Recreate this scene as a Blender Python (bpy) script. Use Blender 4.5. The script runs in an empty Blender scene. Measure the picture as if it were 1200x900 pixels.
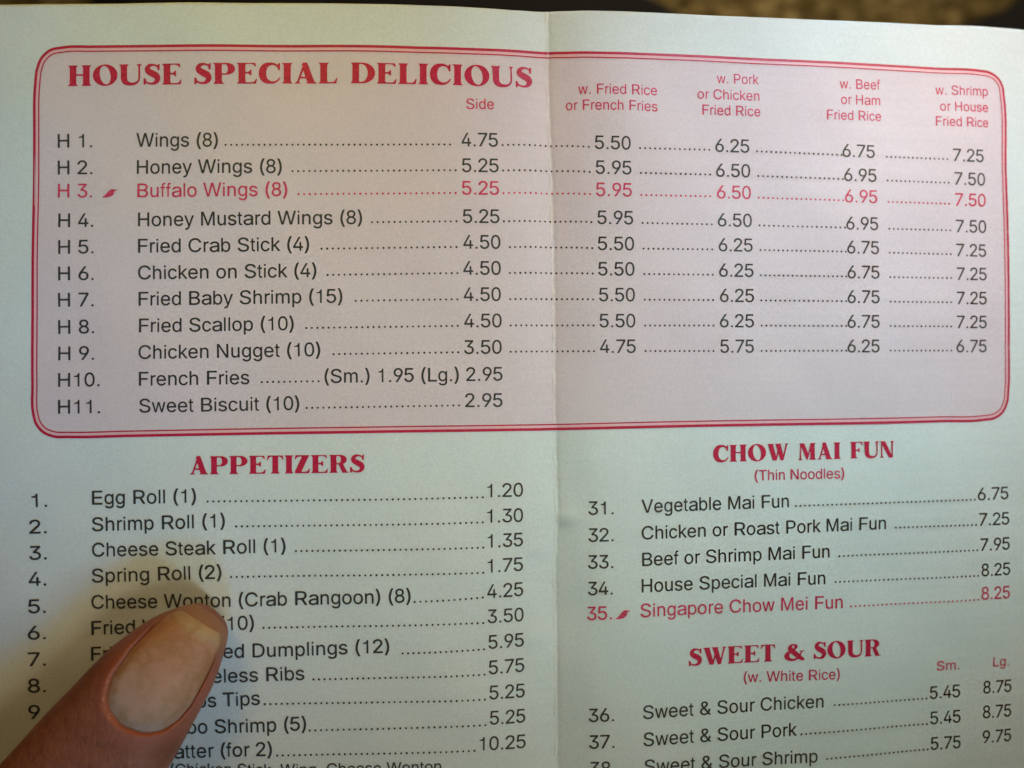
import bpy, bmesh, math, random
from mathutils import Vector
from mathutils.geometry import tessellate_polygon
sc = bpy.context.scene
COL = sc.collection
MM = 0.001

# ------------------------------------------------------------ camera, light
cam_d = bpy.data.cameras.new('camera'); cam = bpy.data.objects.new('camera', cam_d); COL.objects.link(cam)
cam.location = (0, 0, 0.150)
cam_d.sensor_width = 4.8; cam_d.lens = 4.8 * 1050 / 1200
cam_d.clip_start = 0.002; cam_d.clip_end = 20
cam_d.dof.use_dof = True; cam_d.dof.focus_distance = 0.1530; cam_d.dof.aperture_fstop = 1.4
sc.camera = cam
world = bpy.data.worlds.new('World'); sc.world = world; world.use_nodes = True
WORLD_COLOUR = (0.030, 0.029, 0.030)
world.node_tree.nodes['Background'].inputs[0].default_value = (*WORLD_COLOUR, 1)
world.node_tree.nodes['Background'].inputs[1].default_value = 1.0
sc.view_settings.view_transform = 'Standard'; sc.view_settings.look = 'None'
sc.view_settings.exposure = 0; sc.view_settings.gamma = 1
def lamp(name, loc, size, colour, power, aim=(0, 0, 0), spread=180):
    d = bpy.data.lights.new(name, 'AREA'); d.shape = 'DISK'; d.size = size; d.color = colour; d.energy = power; d.spread = math.radians(spread)
    o = bpy.data.objects.new(name, d); o.location = loc
    o.rotation_euler = (Vector(aim) - Vector(loc)).to_track_quat('-Z', 'Y').to_euler(); COL.objects.link(o)
LAMPS = [
    ('warm_lamp', (-0.1422, 0.3433, 0.3346), 0.2, (1.0, 0.573, 0.103), 0.5062, (0, 0, 0), 180),
    ('window_light', (0.2627, -0.2627, 0.3346), 0.1, (0.477, 0.808, 1.0), 0.0114, (-0.08, 0.035, 0), 16),
    ('bright_window_light', (0.2708, 0.2708, 0.3214), 0.12, (0.41, 0.723, 1.0), 0.0378, (0.075, 0.055, 0), 22),
    ('right_fill_beam', (0.2708, 0.2708, 0.3214), 0.1, (0.212, 1.0, 0.937), 0.0055, (0.07, -0.01, 0), 16),  # added narrow beam, only there to cool the middle of the right page
    ('cool_fill_beam', (-0.0, -0.3716, 0.3346), 0.1, (0.118, 0.519, 1.0), 0.0085, (-0.085, 0.01, 0), 16),  # added beam that tints the left edge blue, no window stands there
    ('low_side_light', (0.157, 0.0906, 0.0845), 0.06, (1.0, 0.657, 0.349), 0.1493, (0, 0, 0), 180),
    ('warm_fill_beam', (-0.1768, 0.3062, 0.3536), 0.1, (1.0, 0.892, 0.0), 0.0049, (-0.03, 0.045, 0), 16),  # made-up yellow beam that warms the top of the left page
    ('front_light', (0.1768, -0.1768, 0.433), 0.12, (1.0, 0.881, 0.599), 0.0101, (-0.045, -0.005, 0), 22),
    ('carpet_fill_light', (0.15, 0.75, 0.25), 0.2, (1.0, 0.86, 0.55), 0.75, (0.15, 0.3, -0.42), 70),  # fill lamp added to brighten the carpet below the sheet
]
for l in LAMPS: lamp(*l)

# ------------------------------------------------------------ materials
def mat(name, base, rough=0.6, spec=0.4):
    m = bpy.data.materials.new(name); m.use_nodes = True
    p = m.node_tree.nodes['Principled BSDF']
    p.inputs['Base Color'].default_value = (*base, 1); p.inputs['Roughness'].default_value = rough
    p.inputs['Specular IOR Level'].default_value = spec
    return m, m.node_tree, p
def node(nt, kind, **kw):
    n = nt.nodes.new(kind)
    for k, v in kw.items():
        if k in n.inputs: n.inputs[k].default_value = v
        else: setattr(n, k, v)
    return n
def coords(nt, scale):
    t = node(nt, 'ShaderNodeTexCoord'); v = node(nt, 'ShaderNodeMapping'); v.inputs['Scale'].default_value = (scale,) * 3
    nt.links.new(t.outputs['Object'], v.inputs['Vector']); return v.outputs[0]
def ramp(nt, fac, stops):
    r = node(nt, 'ShaderNodeValToRGB'); nt.links.new(fac, r.inputs[0])
    e = r.color_ramp.elements
    while len(e) < len(stops): e.new(0.5)
    for i, (p, c) in enumerate(stops): e[i].position = p; e[i].color = (*c, 1)
    return r.outputs[0]
def noise_on(nt, scale, detail=3, rough=.55):
    n = node(nt, 'ShaderNodeTexNoise', Scale=1.0, Detail=detail, Roughness=rough)
    nt.links.new(coords(nt, scale), n.inputs['Vector']); return n.outputs[0]
def bump(nt, p, h, strength, dist):
    b = node(nt, 'ShaderNodeBump', Strength=strength, Distance=dist)
    nt.links.new(h, b.inputs['Height']); nt.links.new(b.outputs[0], p.inputs['Normal'])
def mix(nt, fac, a, b, blend='MIX'):
    m = node(nt, 'ShaderNodeMix', data_type='RGBA', blend_type=blend)
    for s, v in ((m.inputs[0], fac), (m.inputs[6], a), (m.inputs[7], b)):
        if hasattr(v, 'links'): nt.links.new(v, s)
        elif isinstance(v, (int, float)): s.default_value = v
        else: s.default_value = (*v, 1)
    return m.outputs[2]

def paper_material(name, a, b, wear):
    m, nt, p = mat(name, a, 0.48, 0.35)
    grain = noise_on(nt, 2600, 2); mott = noise_on(nt, 110, 5, .6)
    c = ramp(nt, mott, [(.3, a), (.7, b)])
    g = ramp(nt, grain, [(.25, (.87, .87, .87)), (.75, (1, 1, 1))])
    c = mix(nt, 1.0, c, g, 'MULTIPLY')
    if wear:
        at = node(nt, 'ShaderNodeAttribute', attribute_name='fold')
        n2 = noise_on(nt, 420, 4, .7)
        mth = node(nt, 'ShaderNodeMath', operation='MULTIPLY'); nt.links.new(at.outputs['Fac'], mth.inputs[0]); nt.links.new(n2, mth.inputs[1])
        f = ramp(nt, mth.outputs[0], [(.34, (0, 0, 0)), (.54, (.75, .75, .75))])
        c = mix(nt, f, c, (.80, .80, .76))
    nt.links.new(c, p.inputs['Base Color'])
    bump(nt, p, grain, .10, 0.00003)
    return m
PAPER = paper_material('coated_menu_paper', (.700, .795, .825), (.735, .825, .855), True)
TINT = paper_material('pink_tinted_print', (.715, .632, .708), (.742, .660, .735), True)
def ink_material(name, c, rough=.45):
    m, nt, p = mat(name, c, rough, .3)
    g = ramp(nt, noise_on(nt, 3800, 2), [(.3, tuple(x * .72 for x in c)), (.72, tuple(min(1, x * 1.35 + .012) for x in c))])
    nt.links.new(g, p.inputs['Base Color']); return m
BLACK = ink_material('black_ink', (.042, .042, .044))
RED = ink_material('red_ink', (.60, .050, .125))
CRIMSON = ink_material('crimson_ink', (.50, .010, .058))
PALE, _, _p = mat('pale_pink_ink', (.78, .50, .56), .45, .3)

# ------------------------------------------------------------ measured layout of the sheet, millimetres
SANS = r""" |278|
0|556|259 -17,316 -14,366 1,407 26,445 65,475 115,497 173,512 243,519 321,519 403,508 493,490 565,463 623,431 668,409 690,385 707,336 728,283 735,231 730,186 715,143 686,108 645,79 595,57 533,44 465,37 383,39 295,50 215,68 147,92 95,125 49,166 15,208 -6;262 79,233 87,208 103,184 129,166 162,153 196,141 243,134 301,132 367,136 435,143 485,155 528,173 571,194 601,220 623,249 636,283 640,317 633,343 619,371 591,390 558,407 512,418 457,424 385,424 337,420 275,411 221,396 173,377 137,355 109,327 89,296 80
1|556|271 0,359 0,359 709,288 709,275 650,240 600,190 575,101 563,101 505,271 505
2|556|48 -7,474 -8,492 -5,503 5,507 23,506 67,501 79,490 86,205 88,186 93,193 107,344 263,418 347,460 407,485 461,492 497,495 533,489 575,477 609,459 641,433 671,403 696,371 714,322 730,271 736,221 732,178 722,134 702,101 679,72 647,48 607,34 565,29 529,33 513,47 504,103 502,122 507,131 519,146 575,166 604,203 629,249 640,279 639,304 635,331 625,353 611,371 592,383 571,389 549,392 523,388 493,379 465,362 435,340 405,34 77,26 55,27 13,34 -1
3|556|253 -17,297 -17,345 -10,380 0,417 18,450 41,479 71,499 103,514 139,522 183,521 239,507 289,484 329,452 365,415 390,376 407,318 417,310 423,318 439,489 641,495 661,495 701,491 716,479 724,96 726,77 722,68 709,67 651,72 639,82 632,332 630,349 625,342 609,194 433,187 413,186 367,191 353,202 344,287 339,321 333,359 317,388 294,409 261,419 219,417 173,409 149,400 132,375 107,342 89,297 79,256 79,208 91,175 111,154 135,135 181,123 191,106 194,51 193,40 187,34 175,37 145,52 103,73 71,98 45,129 22,167 2,208 -10
4|556|358 -7,411 -7,420 -4,427 3,432 23,432 123,436 136,447 140,506 142,517 148,522 161,523 213,516 231,501 237,444 239,434 247,432 427,425 448,409 455,365 456,350 452,342 443,338 423,338 257,332 241,317 238,156 238,145 239,139 245,147 265,380 699,381 713,372 723,315 726,297 720,285 705,34 243,25 217,25 167,31 148,49 140,315 140,332 137,338 123,339 13,346 -1
5|556|243 -17,301 -15,357 -2,406 22,448 57,481 101,503 151,514 211,513 263,499 323,472 377,436 419,388 453,333 472,275 478,225 473,164 450,157 451,155 469,172 617,179 627,191 630,442 630,464 633,473 639,478 649,479 693,475 713,462 724,108 726,88 720,79 705,43 385,42 367,46 357,54 351,66 347,126 341,140 344,183 367,223 379,267 382,302 377,339 361,368 339,390 307,405 267,409 239,408 207,402 179,390 150,374 127,353 107,327 91,303 83,275 79,247 80,219 86,193 97,158 126,144 147,131 179,118 190,54 192,42 189,34 181,32 157,45 113,66 77,94 45,124 22,160 3,199 -10
6|556|258 -17,298 -17,344 -9,387 6,425 29,455 55,482 91,501 127,513 171,518 225,509 291,489 343,457 385,417 418,366 441,320 450,249 448,242 451,251 470,408 695,412 705,411 715,406 721,397 725,324 725,312 721,300 709,102 419,62 341,43 275,38 221,44 167,60 119,86 75,116 42,158 12,205 -7;263 77,235 83,212 93,189 109,170 130,156 155,147 179,142 215,143 239,147 267,156 291,172 317,190 336,214 351,239 361,265 366,294 365,323 359,346 349,368 333,387 313,401 288,409 263,413 235,413 201,407 172,397 148,380 124,364 107,344 93,320 83,292 77
7|556|113 -7,186 -6,198 1,209 17,517 621,523 645,523 699,520 713,510 722,486 726,70 726,52 723,41 713,37 695,38 651,44 638,56 632,382 630,397 628,401 621,346 508,99 27,95 5,101 -3
8|556|254 -17,299 -17,356 -8,399 8,437 31,468 59,495 97,510 135,517 179,517 211,512 239,492 291,460 335,410 375,412 381,439 404,457 425,474 453,484 479,490 511,492 543,488 579,478 611,463 639,445 665,424 685,399 703,346 726,282 736,216 728,186 718,158 704,133 687,110 665,92 641,79 617,68 585,63 551,63 517,69 483,81 453,96 427,116 404,143 381,145 375,101 341,68 301,47 253,38 199,41 155,50 119,67 85,93 52,127 24,165 4,207 -10;250 79,221 85,193 97,172 113,154 135,144 157,138 185,139 215,146 243,159 267,177 287,199 303,224 315,250 322,282 324,314 320,340 311,362 299,380 285,395 267,407 246,414 221,417 197,415 173,409 152,386 116,350 91,305 79;265 417,239 422,216 431,197 445,182 461,171 481,163 505,161 529,163 555,169 575,180 595,197 613,214 625,235 635,256 639,311 637,351 619,378 589,392 549,391 505,377 468,363 451,347 437,311 421
9|556|163 -7,234 -7,246 -2,257 9,451 299,487 369,507 429,514 483,511 531,501 577,481 621,456 657,421 690,381 714,339 728,285 736,240 733,196 722,156 704,118 676,90 645,65 605,50 561,42 501,48 437,68 381,99 335,142 300,190 278,242 268,270 267,305 271,313 267,305 249,150 23,146 11,147 3,152 -3;260 353,233 359,208 371,188 387,170 408,156 434,148 460,146 519,152 547,162 571,176 593,194 611,214 625,237 635,266 641,289 641,319 635,343 625,365 609,383 589,399 562,407 537,411 509,411 473,405 445,395 421,379 397,363 381,341 367,317 357,291 352
.|278|87 0,191 0,191 106,87 106
,|278|87 0,140 0,140 -30,130 -70,87 -100,87 -147,150 -120,185 -60,191 0,191 106,87 106
(|333|220 -142,281 -142,294 -136,299 -126,295 -110,238 15,208 101,189 182,179 266,180 324,185 380,208 503,245 619,298 746,294 762,273 768,223 768,204 762,186 740,158 686,126 608,96 506,76 408,68 322,68 266,74 196,87 128,106 62,134 -12,175 -94,199 -132
)|333|53 -142,104 -143,123 -140,137 -128,156 -96,197 -14,229 70,251 154,263 244,265 300,257 398,244 476,222 560,190 650,152 730,131 760,121 766,106 768,48 767,37 760,34 748,89 617,125 499,146 390,154 276,144 187,123 96,91 6,35 -118,37 -134
&|667|267 -17,321 -16,380 -6,430 12,485 42,497 36,529 2,546 -6,625 -7,639 -3,645 7,638 25,567 107,560 121,562 131,588 181,604 227,612 285,611 305,607 315,596 322,581 324,535 324,518 318,511 305,495 229,489 216,481 212,466 224,346 365,345 373,350 381,418 433,444 459,463 485,484 533,487 585,482 613,471 641,454 667,435 687,409 705,380 719,351 727,315 732,252 729,200 712,154 681,123 639,111 609,106 579,105 551,110 519,129 471,179 401,182 389,175 379,108 325,76 289,54 247,44 199,46 157,56 119,75 83,101 51,133 26,172 5,217 -9;263 75,220 87,185 110,162 143,154 181,159 217,177 249,215 285,240 304,252 308,261 305,273 294,407 139,415 125,412 117,400 107,349 83,309 75;273 455,263 461,248 479,221 523,214 553,217 587,231 614,257 633,290 642,326 639,351 627,371 605,380 577,377 549,365 526,344 502,290 461
B|667|97 -7,377 -8,454 0,503 14,546 36,579 63,604 97,619 131,627 169,627 221,617 263,602 293,577 325,552 346,507 371,503 377,554 415,583 453,597 503,595 565,582 607,561 643,533 672,492 698,435 718,369 726,105 726,88 722,78 713,74 687,74 25,79 3;203 89,192 95,189 109,189 297,191 309,196 315,213 318,360 318,409 313,437 305,463 291,484 274,501 252,515 213,514 169,497 134,467 109,429 95,383 89;203 411,192 417,189 431,189 609,191 621,196 627,218 630,352 630,389 627,435 613,453 601,469 584,480 567,486 546,486 503,471 467,439 435,410 421,373 413
C|722|354 -17,411 -16,471 -6,522 12,567 38,606 70,641 113,667 161,681 211,677 225,663 233,606 234,587 231,575 219,545 159,509 123,484 107,456 95,426 87,387 83,324 89,270 111,225 146,190 193,168 244,155 299,152 383,157 432,172 486,194 533,227 574,264 603,306 623,348 633,401 634,441 627,487 609,526 581,551 550,575 499,585 489,604 485,657 485,671 489,679 497,681 509,676 529,654 583,623 629,585 666,544 694,495 717,444 730,389 736,317 730,249 711,190 678,141 635,101 583,70 519,52 451,44 379,47 295,62 223,86 161,123 103,168 57,225 18,286 -5
D|722|103 -7,339 -8,394 -2,441 8,498 30,547 60,589 99,621 143,652 209,670 287,674 331,674 389,666 459,644 533,611 593,565 645,514 681,445 710,359 725,113 726,96 723,86 715,81 687,81 25,86 3;204 89,194 95,191 111,193 621,198 627,208 630,333 630,388 623,439 607,479 583,514 549,539 510,557 459,567 397,568 329,559 270,541 215,518 176,492 147,462 125,425 107,383 95,334 89
E|667|111 -7,578 -8,599 -5,611 3,616 19,616 65,609 79,597 86,230 88,214 95,210 113,211 293,213 305,218 311,239 314,558 315,569 318,579 325,584 353,581 397,574 406,560 411,237 412,216 416,210 437,210 607,214 623,221 628,235 630,592 632,606 641,611 657,611 705,599 721,569 726,126 726,103 723,92 715,86 687,86 25,92 3
F|611|110 -7,182 -7,195 -2,203 9,205 283,210 300,230 304,519 304,538 310,547 327,547 381,539 393,527 398,230 400,210 404,205 425,205 605,208 623,215 628,228 630,565 632,578 641,583 657,582 705,571 721,543 726,124 726,102 723,91 715,86 687,86 25,91 3
H|722|99 -7,163 -7,175 -2,182 9,184 303,190 317,206 320,515 320,533 317,538 311,539 299,541 9,550 -3,566 -8,621 -7,640 1,645 11,646 29,646 685,645 707,637 720,619 726,564 725,550 721,542 711,539 689,539 431,532 419,513 416,208 416,190 419,185 425,184 437,184 689,181 711,171 722,155 726,102 725,83 717,78 707,77 689,77 25,82 3
J|500|202 -17,238 -17,275 -12,310 0,340 16,368 38,387 61,404 89,417 123,424 157,428 197,428 689,425 713,412 724,346 725,334 718,329 705,328 187,320 146,302 113,278 93,248 81,212 79,178 87,148 107,129 137,118 175,116 231,108 246,92 252,40 252,27 247,19 235,17 189,24 137,37 97,57 61,84 32,118 8,157 -8
L|556|99 -7,507 -8,529 -1,537 19,535 71,529 81,518 86,211 88,198 90,191 95,189 115,188 697,181 718,160 726,94 724,81 715,76 699,76 23,81 3
M|833|94 -7,155 -6,165 1,170 15,169 489,170 519,174 530,183 515,218 413,368 13,382 -4,410 -8,448 -6,457 -1,466 11,647 508,659 529,662 517,663 489,662 13,669 -1,683 -7,738 -7,754 0,760 11,761 29,761 683,760 707,753 719,734 726,649 726,634 722,623 711,460 263,427 161,418 147,410 158,375 267,211 711,202 721,185 726,98 726,80 718,74 707,73 689,73 25,78 3
N|722|97 -7,163 -6,175 1,180 15,181 423,177 529,178 547,182 553,194 541,269 411,521 5,534 -5,552 -8,622 -7,640 1,645 11,646 29,646 685,645 707,637 720,620 726,563 725,549 719,542 705,542 187,538 169,526 181,488 247,199 713,188 722,168 726,100 725,82 717,77 707,76 689,76 25,81 3
P|667|109 -7,178 -7,191 -2,198 9,200 233,205 250,222 254,383 255,427 260,465 270,505 286,541 310,570 337,593 371,612 417,621 463,622 509,614 559,598 601,573 639,539 672,501 696,444 716,372 726,117 726,100 722,90 713,86 687,86 25,91 3;214 351,203 357,200 371,200 607,205 626,226 630,387 628,436 615,474 590,489 571,501 545,510 489,507 457,499 430,486 406,470 387,436 365,391 353,353 350
R|722|113 -7,187 -7,200 -2,207 7,210 27,211 257,218 269,236 272,368 272,388 268,402 252,556 3,579 -7,642 -8,669 -6,683 3,684 13,677 29,523 283,529 295,565 314,592 333,626 369,652 419,663 477,659 547,650 579,636 609,598 657,572 677,542 694,477 716,397 726,121 726,103 722,92 713,88 687,88 25,94 3;225 369,214 375,210 389,210 607,216 626,241 630,381 630,419 627,472 613,511 588,526 567,536 545,542 518,543 487,531 437,517 416,502 400,465 381,415 370
S|667|306 -20,361 -20,429 -11,483 6,526 28,564 58,592 94,611 136,620 180,618 228,605 270,580 308,547 338,502 365,459 383,302 426,251 444,210 468,186 498,179 523,181 548,190 572,205 593,226 610,253 624,286 634,318 638,348 639,385 634,414 626,440 614,474 587,499 538,513 528,581 526,594 528,603 534,607 544,607 558,592 604,570 640,538 672,504 696,461 715,419 728,365 735,308 734,250 726,201 710,158 687,124 660,94 622,76 584,68 544,69 496,82 454,104 420,141 387,177 365,222 346,384 300,441 280,480 256,503 228,509 202,506 174,498 152,481 128,456 108,429 94,397 84,357 78,318 78,281 82,251 90,221 104,184 136,173 155,161 188,147 199,75 201,62 198,53 192,49 182,49 168,63 120,87 80,118 47,158 19,203 0,250 -13
T|611|272 -7,342 -6,355 1,361 15,363 621,369 627,381 630,563 630,584 634,596 649,597 693,593 713,581 723,556 726,48 726,27 722,16 711,14 653,18 641,29 633,50 630,229 630,242 627,247 621,249 23,254 3
V|667|295 -7,377 -7,391 0,399 13,643 689,647 709,638 722,620 726,563 725,549 720,539 709,395 293,345 136,335 121,325 137,279 281,127 709,115 721,97 726,38 725,28 722,22 715,20 703,25 685,267 23,278 2
W|944|223 -7,303 -7,317 -2,325 9,464 532,472 547,480 530,619 9,629 -3,645 -8,716 -8,736 0,748 31,924 683,928 705,923 719,905 726,848 725,832 719,823 707,688 171,683 155,679 153,671 170,532 709,523 720,507 725,439 726,419 719,407 693,273 172,268 155,264 152,256 170,119 709,110 721,95 725,38 725,21 719,16 707,19 687,196 27,205 3
a|556|223 -19,275 -19,323 -10,368 10,412 41,418 35,424 5,438 -6,509 -6,521 -1,528 11,530 365,522 419,503 461,472 497,434 522,383 540,330 549,277 550,230 544,184 532,140 512,106 489,78 459,59 427,59 413,71 401,124 386,146 383,162 391,197 428,228 445,272 457,323 457,355 451,380 439,398 422,410 401,416 359,412 347,401 338,368 329,217 310,148 294,111 278,87 262,62 239,46 213,36 173,36 131,46 91,65 57,94 27,131 4,175 -11;246 73,218 77,194 85,174 97,160 112,151 131,149 151,153 172,164 190,191 209,235 223,401 248,412 247,417 231,414 173,403 143,385 118,356 95,324 81,283 73
b|556|279 -19,339 -15,367 -8,393 4,438 38,458 59,476 87,491 117,503 151,516 221,517 301,505 375,482 433,451 479,408 518,358 542,300 550,272 549,242 543,203 522,164 484,158 482,153 499,153 691,151 711,143 721,132 726,74 724,61 713,58 693,60 9,66 -1,78 -6,121 -7,137 -5,149 7,152 46,158 53,190 20,218 0,246 -12;270 75,242 82,218 95,196 115,178 143,165 174,156 214,152 265,154 305,160 340,171 375,184 401,202 423,222 439,247 451,272 456,306 456,332 449,357 435,380 412,397 386,410 351,418 316,420 234,414 198,405 165,390 134,371 110,352 93,328 81,302 75
c|500|248 -19,283 -19,323 -13,358 -2,392 16,423 40,446 67,467 101,477 131,474 145,464 154,421 167,402 168,389 159,360 113,335 91,298 77,253 75,221 82,193 97,168 121,149 153,136 192,128 237,128 281,132 319,142 357,157 391,174 415,195 435,221 449,247 456,283 456,313 450,332 441,353 425,370 406,388 373,402 366,457 379,468 385,474 393,473 413,458 445,437 475,411 501,383 521,353 535,321 545,285 550,234 548,187 537,143 515,106 483,77 445,52 397,37 345,30 287,31 229,41 169,57 121,85 73,115 39,157 8,198 -9
d|556|238 -19,285 -18,324 -7,358 14,400 54,406 47,409 7,421 -5,479 -6,491 -1,497 9,499 693,496 713,483 724,425 726,413 721,405 711,403 691,403 501,398 484,391 487,351 524,309 544,253 550,198 542,151 521,109 487,76 441,51 385,38 323,35 247,44 175,65 111,99 55,136 20,183 -6;253 75,224 82,200 95,178 115,160 142,147 172,138 210,133 247,134 296,139 334,149 367,164 398,182 421,204 439,230 451,256 456,289 456,315 449,340 435,364 412,381 386,394 351,401 317,405 271,402 229,396 192,387 161,372 131,354 109,336 93,311 81,285 75
e|556|268 -19,308 -19,351 -13,387 -2,424 17,453 40,481 71,499 105,502 117,500 127,494 135,482 141,440 152,424 152,411 144,380 103,347 83,294 73,245 79,203 99,172 131,159 154,149 180,143 211,145 226,165 230,490 231,509 239,516 259,513 325,503 377,485 425,459 467,428 500,387 526,343 543,294 550,238 547,194 534,153 513,114 479,84 439,61 391,47 343,40 281,42 219,53 163,72 111,97 71,128 39,170 9,215 -9;155 321,148 323,144 329,147 350,162 387,180 413,200 431,222 445,245 453,275 458,324 451,347 441,364 428,382 410,395 388,411 335,409 325,395 321
f|278|104 -7,148 -6,157 0,161 13,163 445,167 451,173 454,236 456,245 462,249 473,250 519,244 538,231 544,170 545,164 551,162 565,165 619,170 634,177 646,187 655,199 659,239 658,250 669,260 709,262 729,257 742,244 750,213 756,183 753,154 743,130 724,108 695,95 661,90 627,88 561,86 549,76 544,27 542,19 536,15 525,14 479,20 460,33 454,79 453,85 450,88 442,89 21,93 1
g|556|247 -220,288 -220,327 -216,368 -206,403 -191,431 -172,457 -146,475 -120,488 -88,495 -56,499 -14,499 506,496 530,483 541,435 543,416 538,408 526,405 488,400 480,357 521,334 535,312 544,286 549,253 550,223 547,191 539,147 516,108 480,77 436,56 386,45 340,40 288,40 244,47 190,58 148,75 110,96 78,121 51,152 28,191 9,230 1,275 0,305 4,333 14,362 32,394 64,400 66,402 62,404 -8,396 -58,376 -92,342 -115,294 -128,253 -128,226 -124,185 -104,147 -62,134 -56,111 -63,80 -82,70 -94,68 -110,77 -128,100 -156,126 -178,182 -207;254 92,228 98,203 110,181 128,163 153,150 181,141 216,137 254,137 298,143 336,152 368,165 395,184 420,205 438,228 450,256 457,284 457,313 450,340 437,362 416,379 391,392 360,401 324,404 290,403 240,398 203,388 173,375 147,357 124,337 108,312 97,284 92
h|556|86 -7,144 -6,156 0,161 11,163 323,166 355,173 381,188 409,211 433,241 449,272 456,313 453,347 439,372 414,387 380,394 333,394 29,397 5,404 -3,414 -7,469 -7,485 1,491 19,491 355,484 411,467 459,444 493,414 520,376 539,334 549,288 549,246 540,213 524,173 491,167 489,162 507,162 703,154 720,137 726,81 724,69 715,65 699,65 23,70 3
i|222|67 0,155 0,155 523,67 523;67 615,155 615,155 718,67 718
k|500|88 -7,142 -7,153 -3,160 5,164 25,165 187,176 206,199 228,209 232,222 223,392 0,413 -8,479 -8,494 -4,501 7,492 29,298 286,289 303,297 319,475 511,483 525,482 535,474 542,456 544,399 544,380 538,188 333,176 323,169 321,165 327,164 341,164 699,157 718,138 726,83 724,71 715,67 699,67 23,72 3
l|222|67 0,155 0,155 718,67 718
m|833|86 -7,145 -6,157 0,162 11,164 337,167 367,174 393,192 421,214 441,242 454,273 458,304 454,330 441,352 419,364 391,367 363,367 25,369 9,375 -1,391 -7,441 -8,455 -4,464 5,467 27,467 351,470 380,484 413,506 437,536 453,573 458,606 453,638 437,656 417,667 389,670 353,671 29,673 7,681 -3,695 -7,743 -8,760 -2,767 9,769 25,769 371,759 433,750 459,735 485,710 512,685 530,654 544,617 551,563 550,517 536,478 511,441 472,435 469,429 473,404 508,385 526,358 542,331 550,283 551,244 542,209 524,168 488,163 495,159 529,149 540,134 544,95 544,74 538,67 527,65 509,65 25,70 3
n|556|86 -7,144 -6,156 0,161 11,163 325,167 359,175 385,192 415,217 437,247 451,280 456,316 452,349 437,373 411,387 379,393 333,394 29,397 5,408 -5,425 -8,471 -7,486 3,491 35,491 341,487 389,478 431,464 463,440 497,414 520,385 536,353 546,320 550,280 548,251 542,223 530,200 515,167 486,162 493,158 529,148 540,133 544,91 544,77 540,70 533,65 507,65 23,70 3
o|556|257 -19,311 -17,361 -5,405 17,444 48,473 85,499 135,514 187,521 247,518 313,508 367,491 413,464 459,432 494,388 525,347 541,295 550,243 548,195 537,151 515,113 483,83 445,58 397,42 345,35 287,36 229,46 169,63 121,91 73,122 39,164 8,207 -9;257 75,226 83,203 95,180 117,161 146,147 178,138 217,135 253,136 299,143 338,155 372,170 401,192 425,213 441,238 452,265 456,299 456,330 448,352 435,376 413,394 388,407 357,417 321,421 281,420 233,413 192,401 157,386 130,367 107,345 91,319 79,293 75
p|556|78 -208,135 -208,146 -202,151 -192,153 30,157 50,164 48,205 9,238 -10,287 -19,339 -15,386 0,429 29,464 68,491 118,509 174,517 236,516 306,506 370,488 422,459 470,423 507,382 533,350 544,319 549,285 550,251 545,227 537,205 524,158 480,152 487,149 526,139 539,124 542,79 542,68 538,61 528,58 502,58 -176,63 -199;268 76,238 84,215 98,193 119,177 146,164 180,156 218,152 266,154 305,160 340,171 376,184 401,202 424,222 440,247 452,272 456,305 456,335 448,359 434,380 412,397 386,410 351,418 317,419 234,414 198,403 160,389 134,370 110,349 92,328 81,302 75
r|333|97 -7,151 -6,162 0,167 11,168 333,171 361,178 385,200 419,230 441,262 450,314 450,326 456,332 473,332 523,329 537,321 546,283 551,240 543,208 526,173 494,168 499,163 531,151 542,97 543,87 539,80 531,77 505,77 23,81 3
s|500|219 -19,263 -19,309 -13,350 -2,386 16,417 40,442 69,457 99,464 133,463 171,454 207,436 237,410 262,380 280,346 294,196 333,168 349,153 369,149 400,162 426,190 448,228 459,276 459,309 450,331 433,360 395,372 388,388 388,425 396,446 407,450 423,442 445,422 477,398 503,374 521,350 533,319 543,285 549,236 550,194 545,156 534,119 516,89 493,68 467,52 435,44 403,45 367,54 331,72 299,97 276,127 256,162 242,315 201,338 187,354 167,358 151,357 135,352 120,342 106,326 93,307 83,266 73,216 74,175 87,151 105,126 145,113 154,99 154,54 145,35 133,32 115,43 85,61 55,85 31,113 11,143 -3,180 -13
t|278|188 -13,216 -13,244 -8,254 1,257 17,250 61,243 75,232 80,202 79,184 83,172 94,165 111,161 149,161 439,165 449,170 453,228 455,242 461,249 477,248 523,244 536,234 543,175 544,165 548,161 561,161 643,157 661,151 669,143 671,96 671,85 664,80 651,77 551,69 545,32 543,20 537,14 519,14 475,19 463,26 457,70 453,75 450,78 443,80 129,83 93,91 63,106 33,128 10,155 -5
u|556|230 -14,275 -13,318 -1,354 19,388 50,393 44,397 8,409 -4,467 -6,479 -2,486 6,489 32,489 508,486 528,477 539,462 542,416 542,403 538,396 530,393 508,393 216,386 167,371 132,346 104,313 86,275 79,238 84,209 98,185 124,170 158,164 204,164 506,161 530,148 541,124 543,86 541,71 530,68 506,68 188,72 146,79 112,100 64,133 24,175 -1
w|722|180 -7,240 -7,251 -1,258 9,353 362,358 378,362 380,370 366,465 7,476 -4,491 -8,542 -7,559 1,571 29,706 505,709 525,704 537,688 543,637 544,623 539,613 529,521 175,512 155,503 175,413 529,403 540,390 543,336 544,319 538,312 529,307 515,220 171,212 154,208 156,203 172,110 529,100 540,87 543,34 543,19 537,14 525,16 509,154 25,163 2
y|500|92 -212,146 -209,188 -194,226 -162,256 -118,485 504,489 526,482 539,464 543,413 543,400 539,390 528,259 145,251 131,243 141,111 528,101 539,81 543,28 542,19 539,13 532,11 520,16 502,196 2,194 -17,179 -61,167 -85,156 -100,141 -112,125 -117,76 -117,62 -130,50 -176,50 -194,62 -206"""
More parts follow.
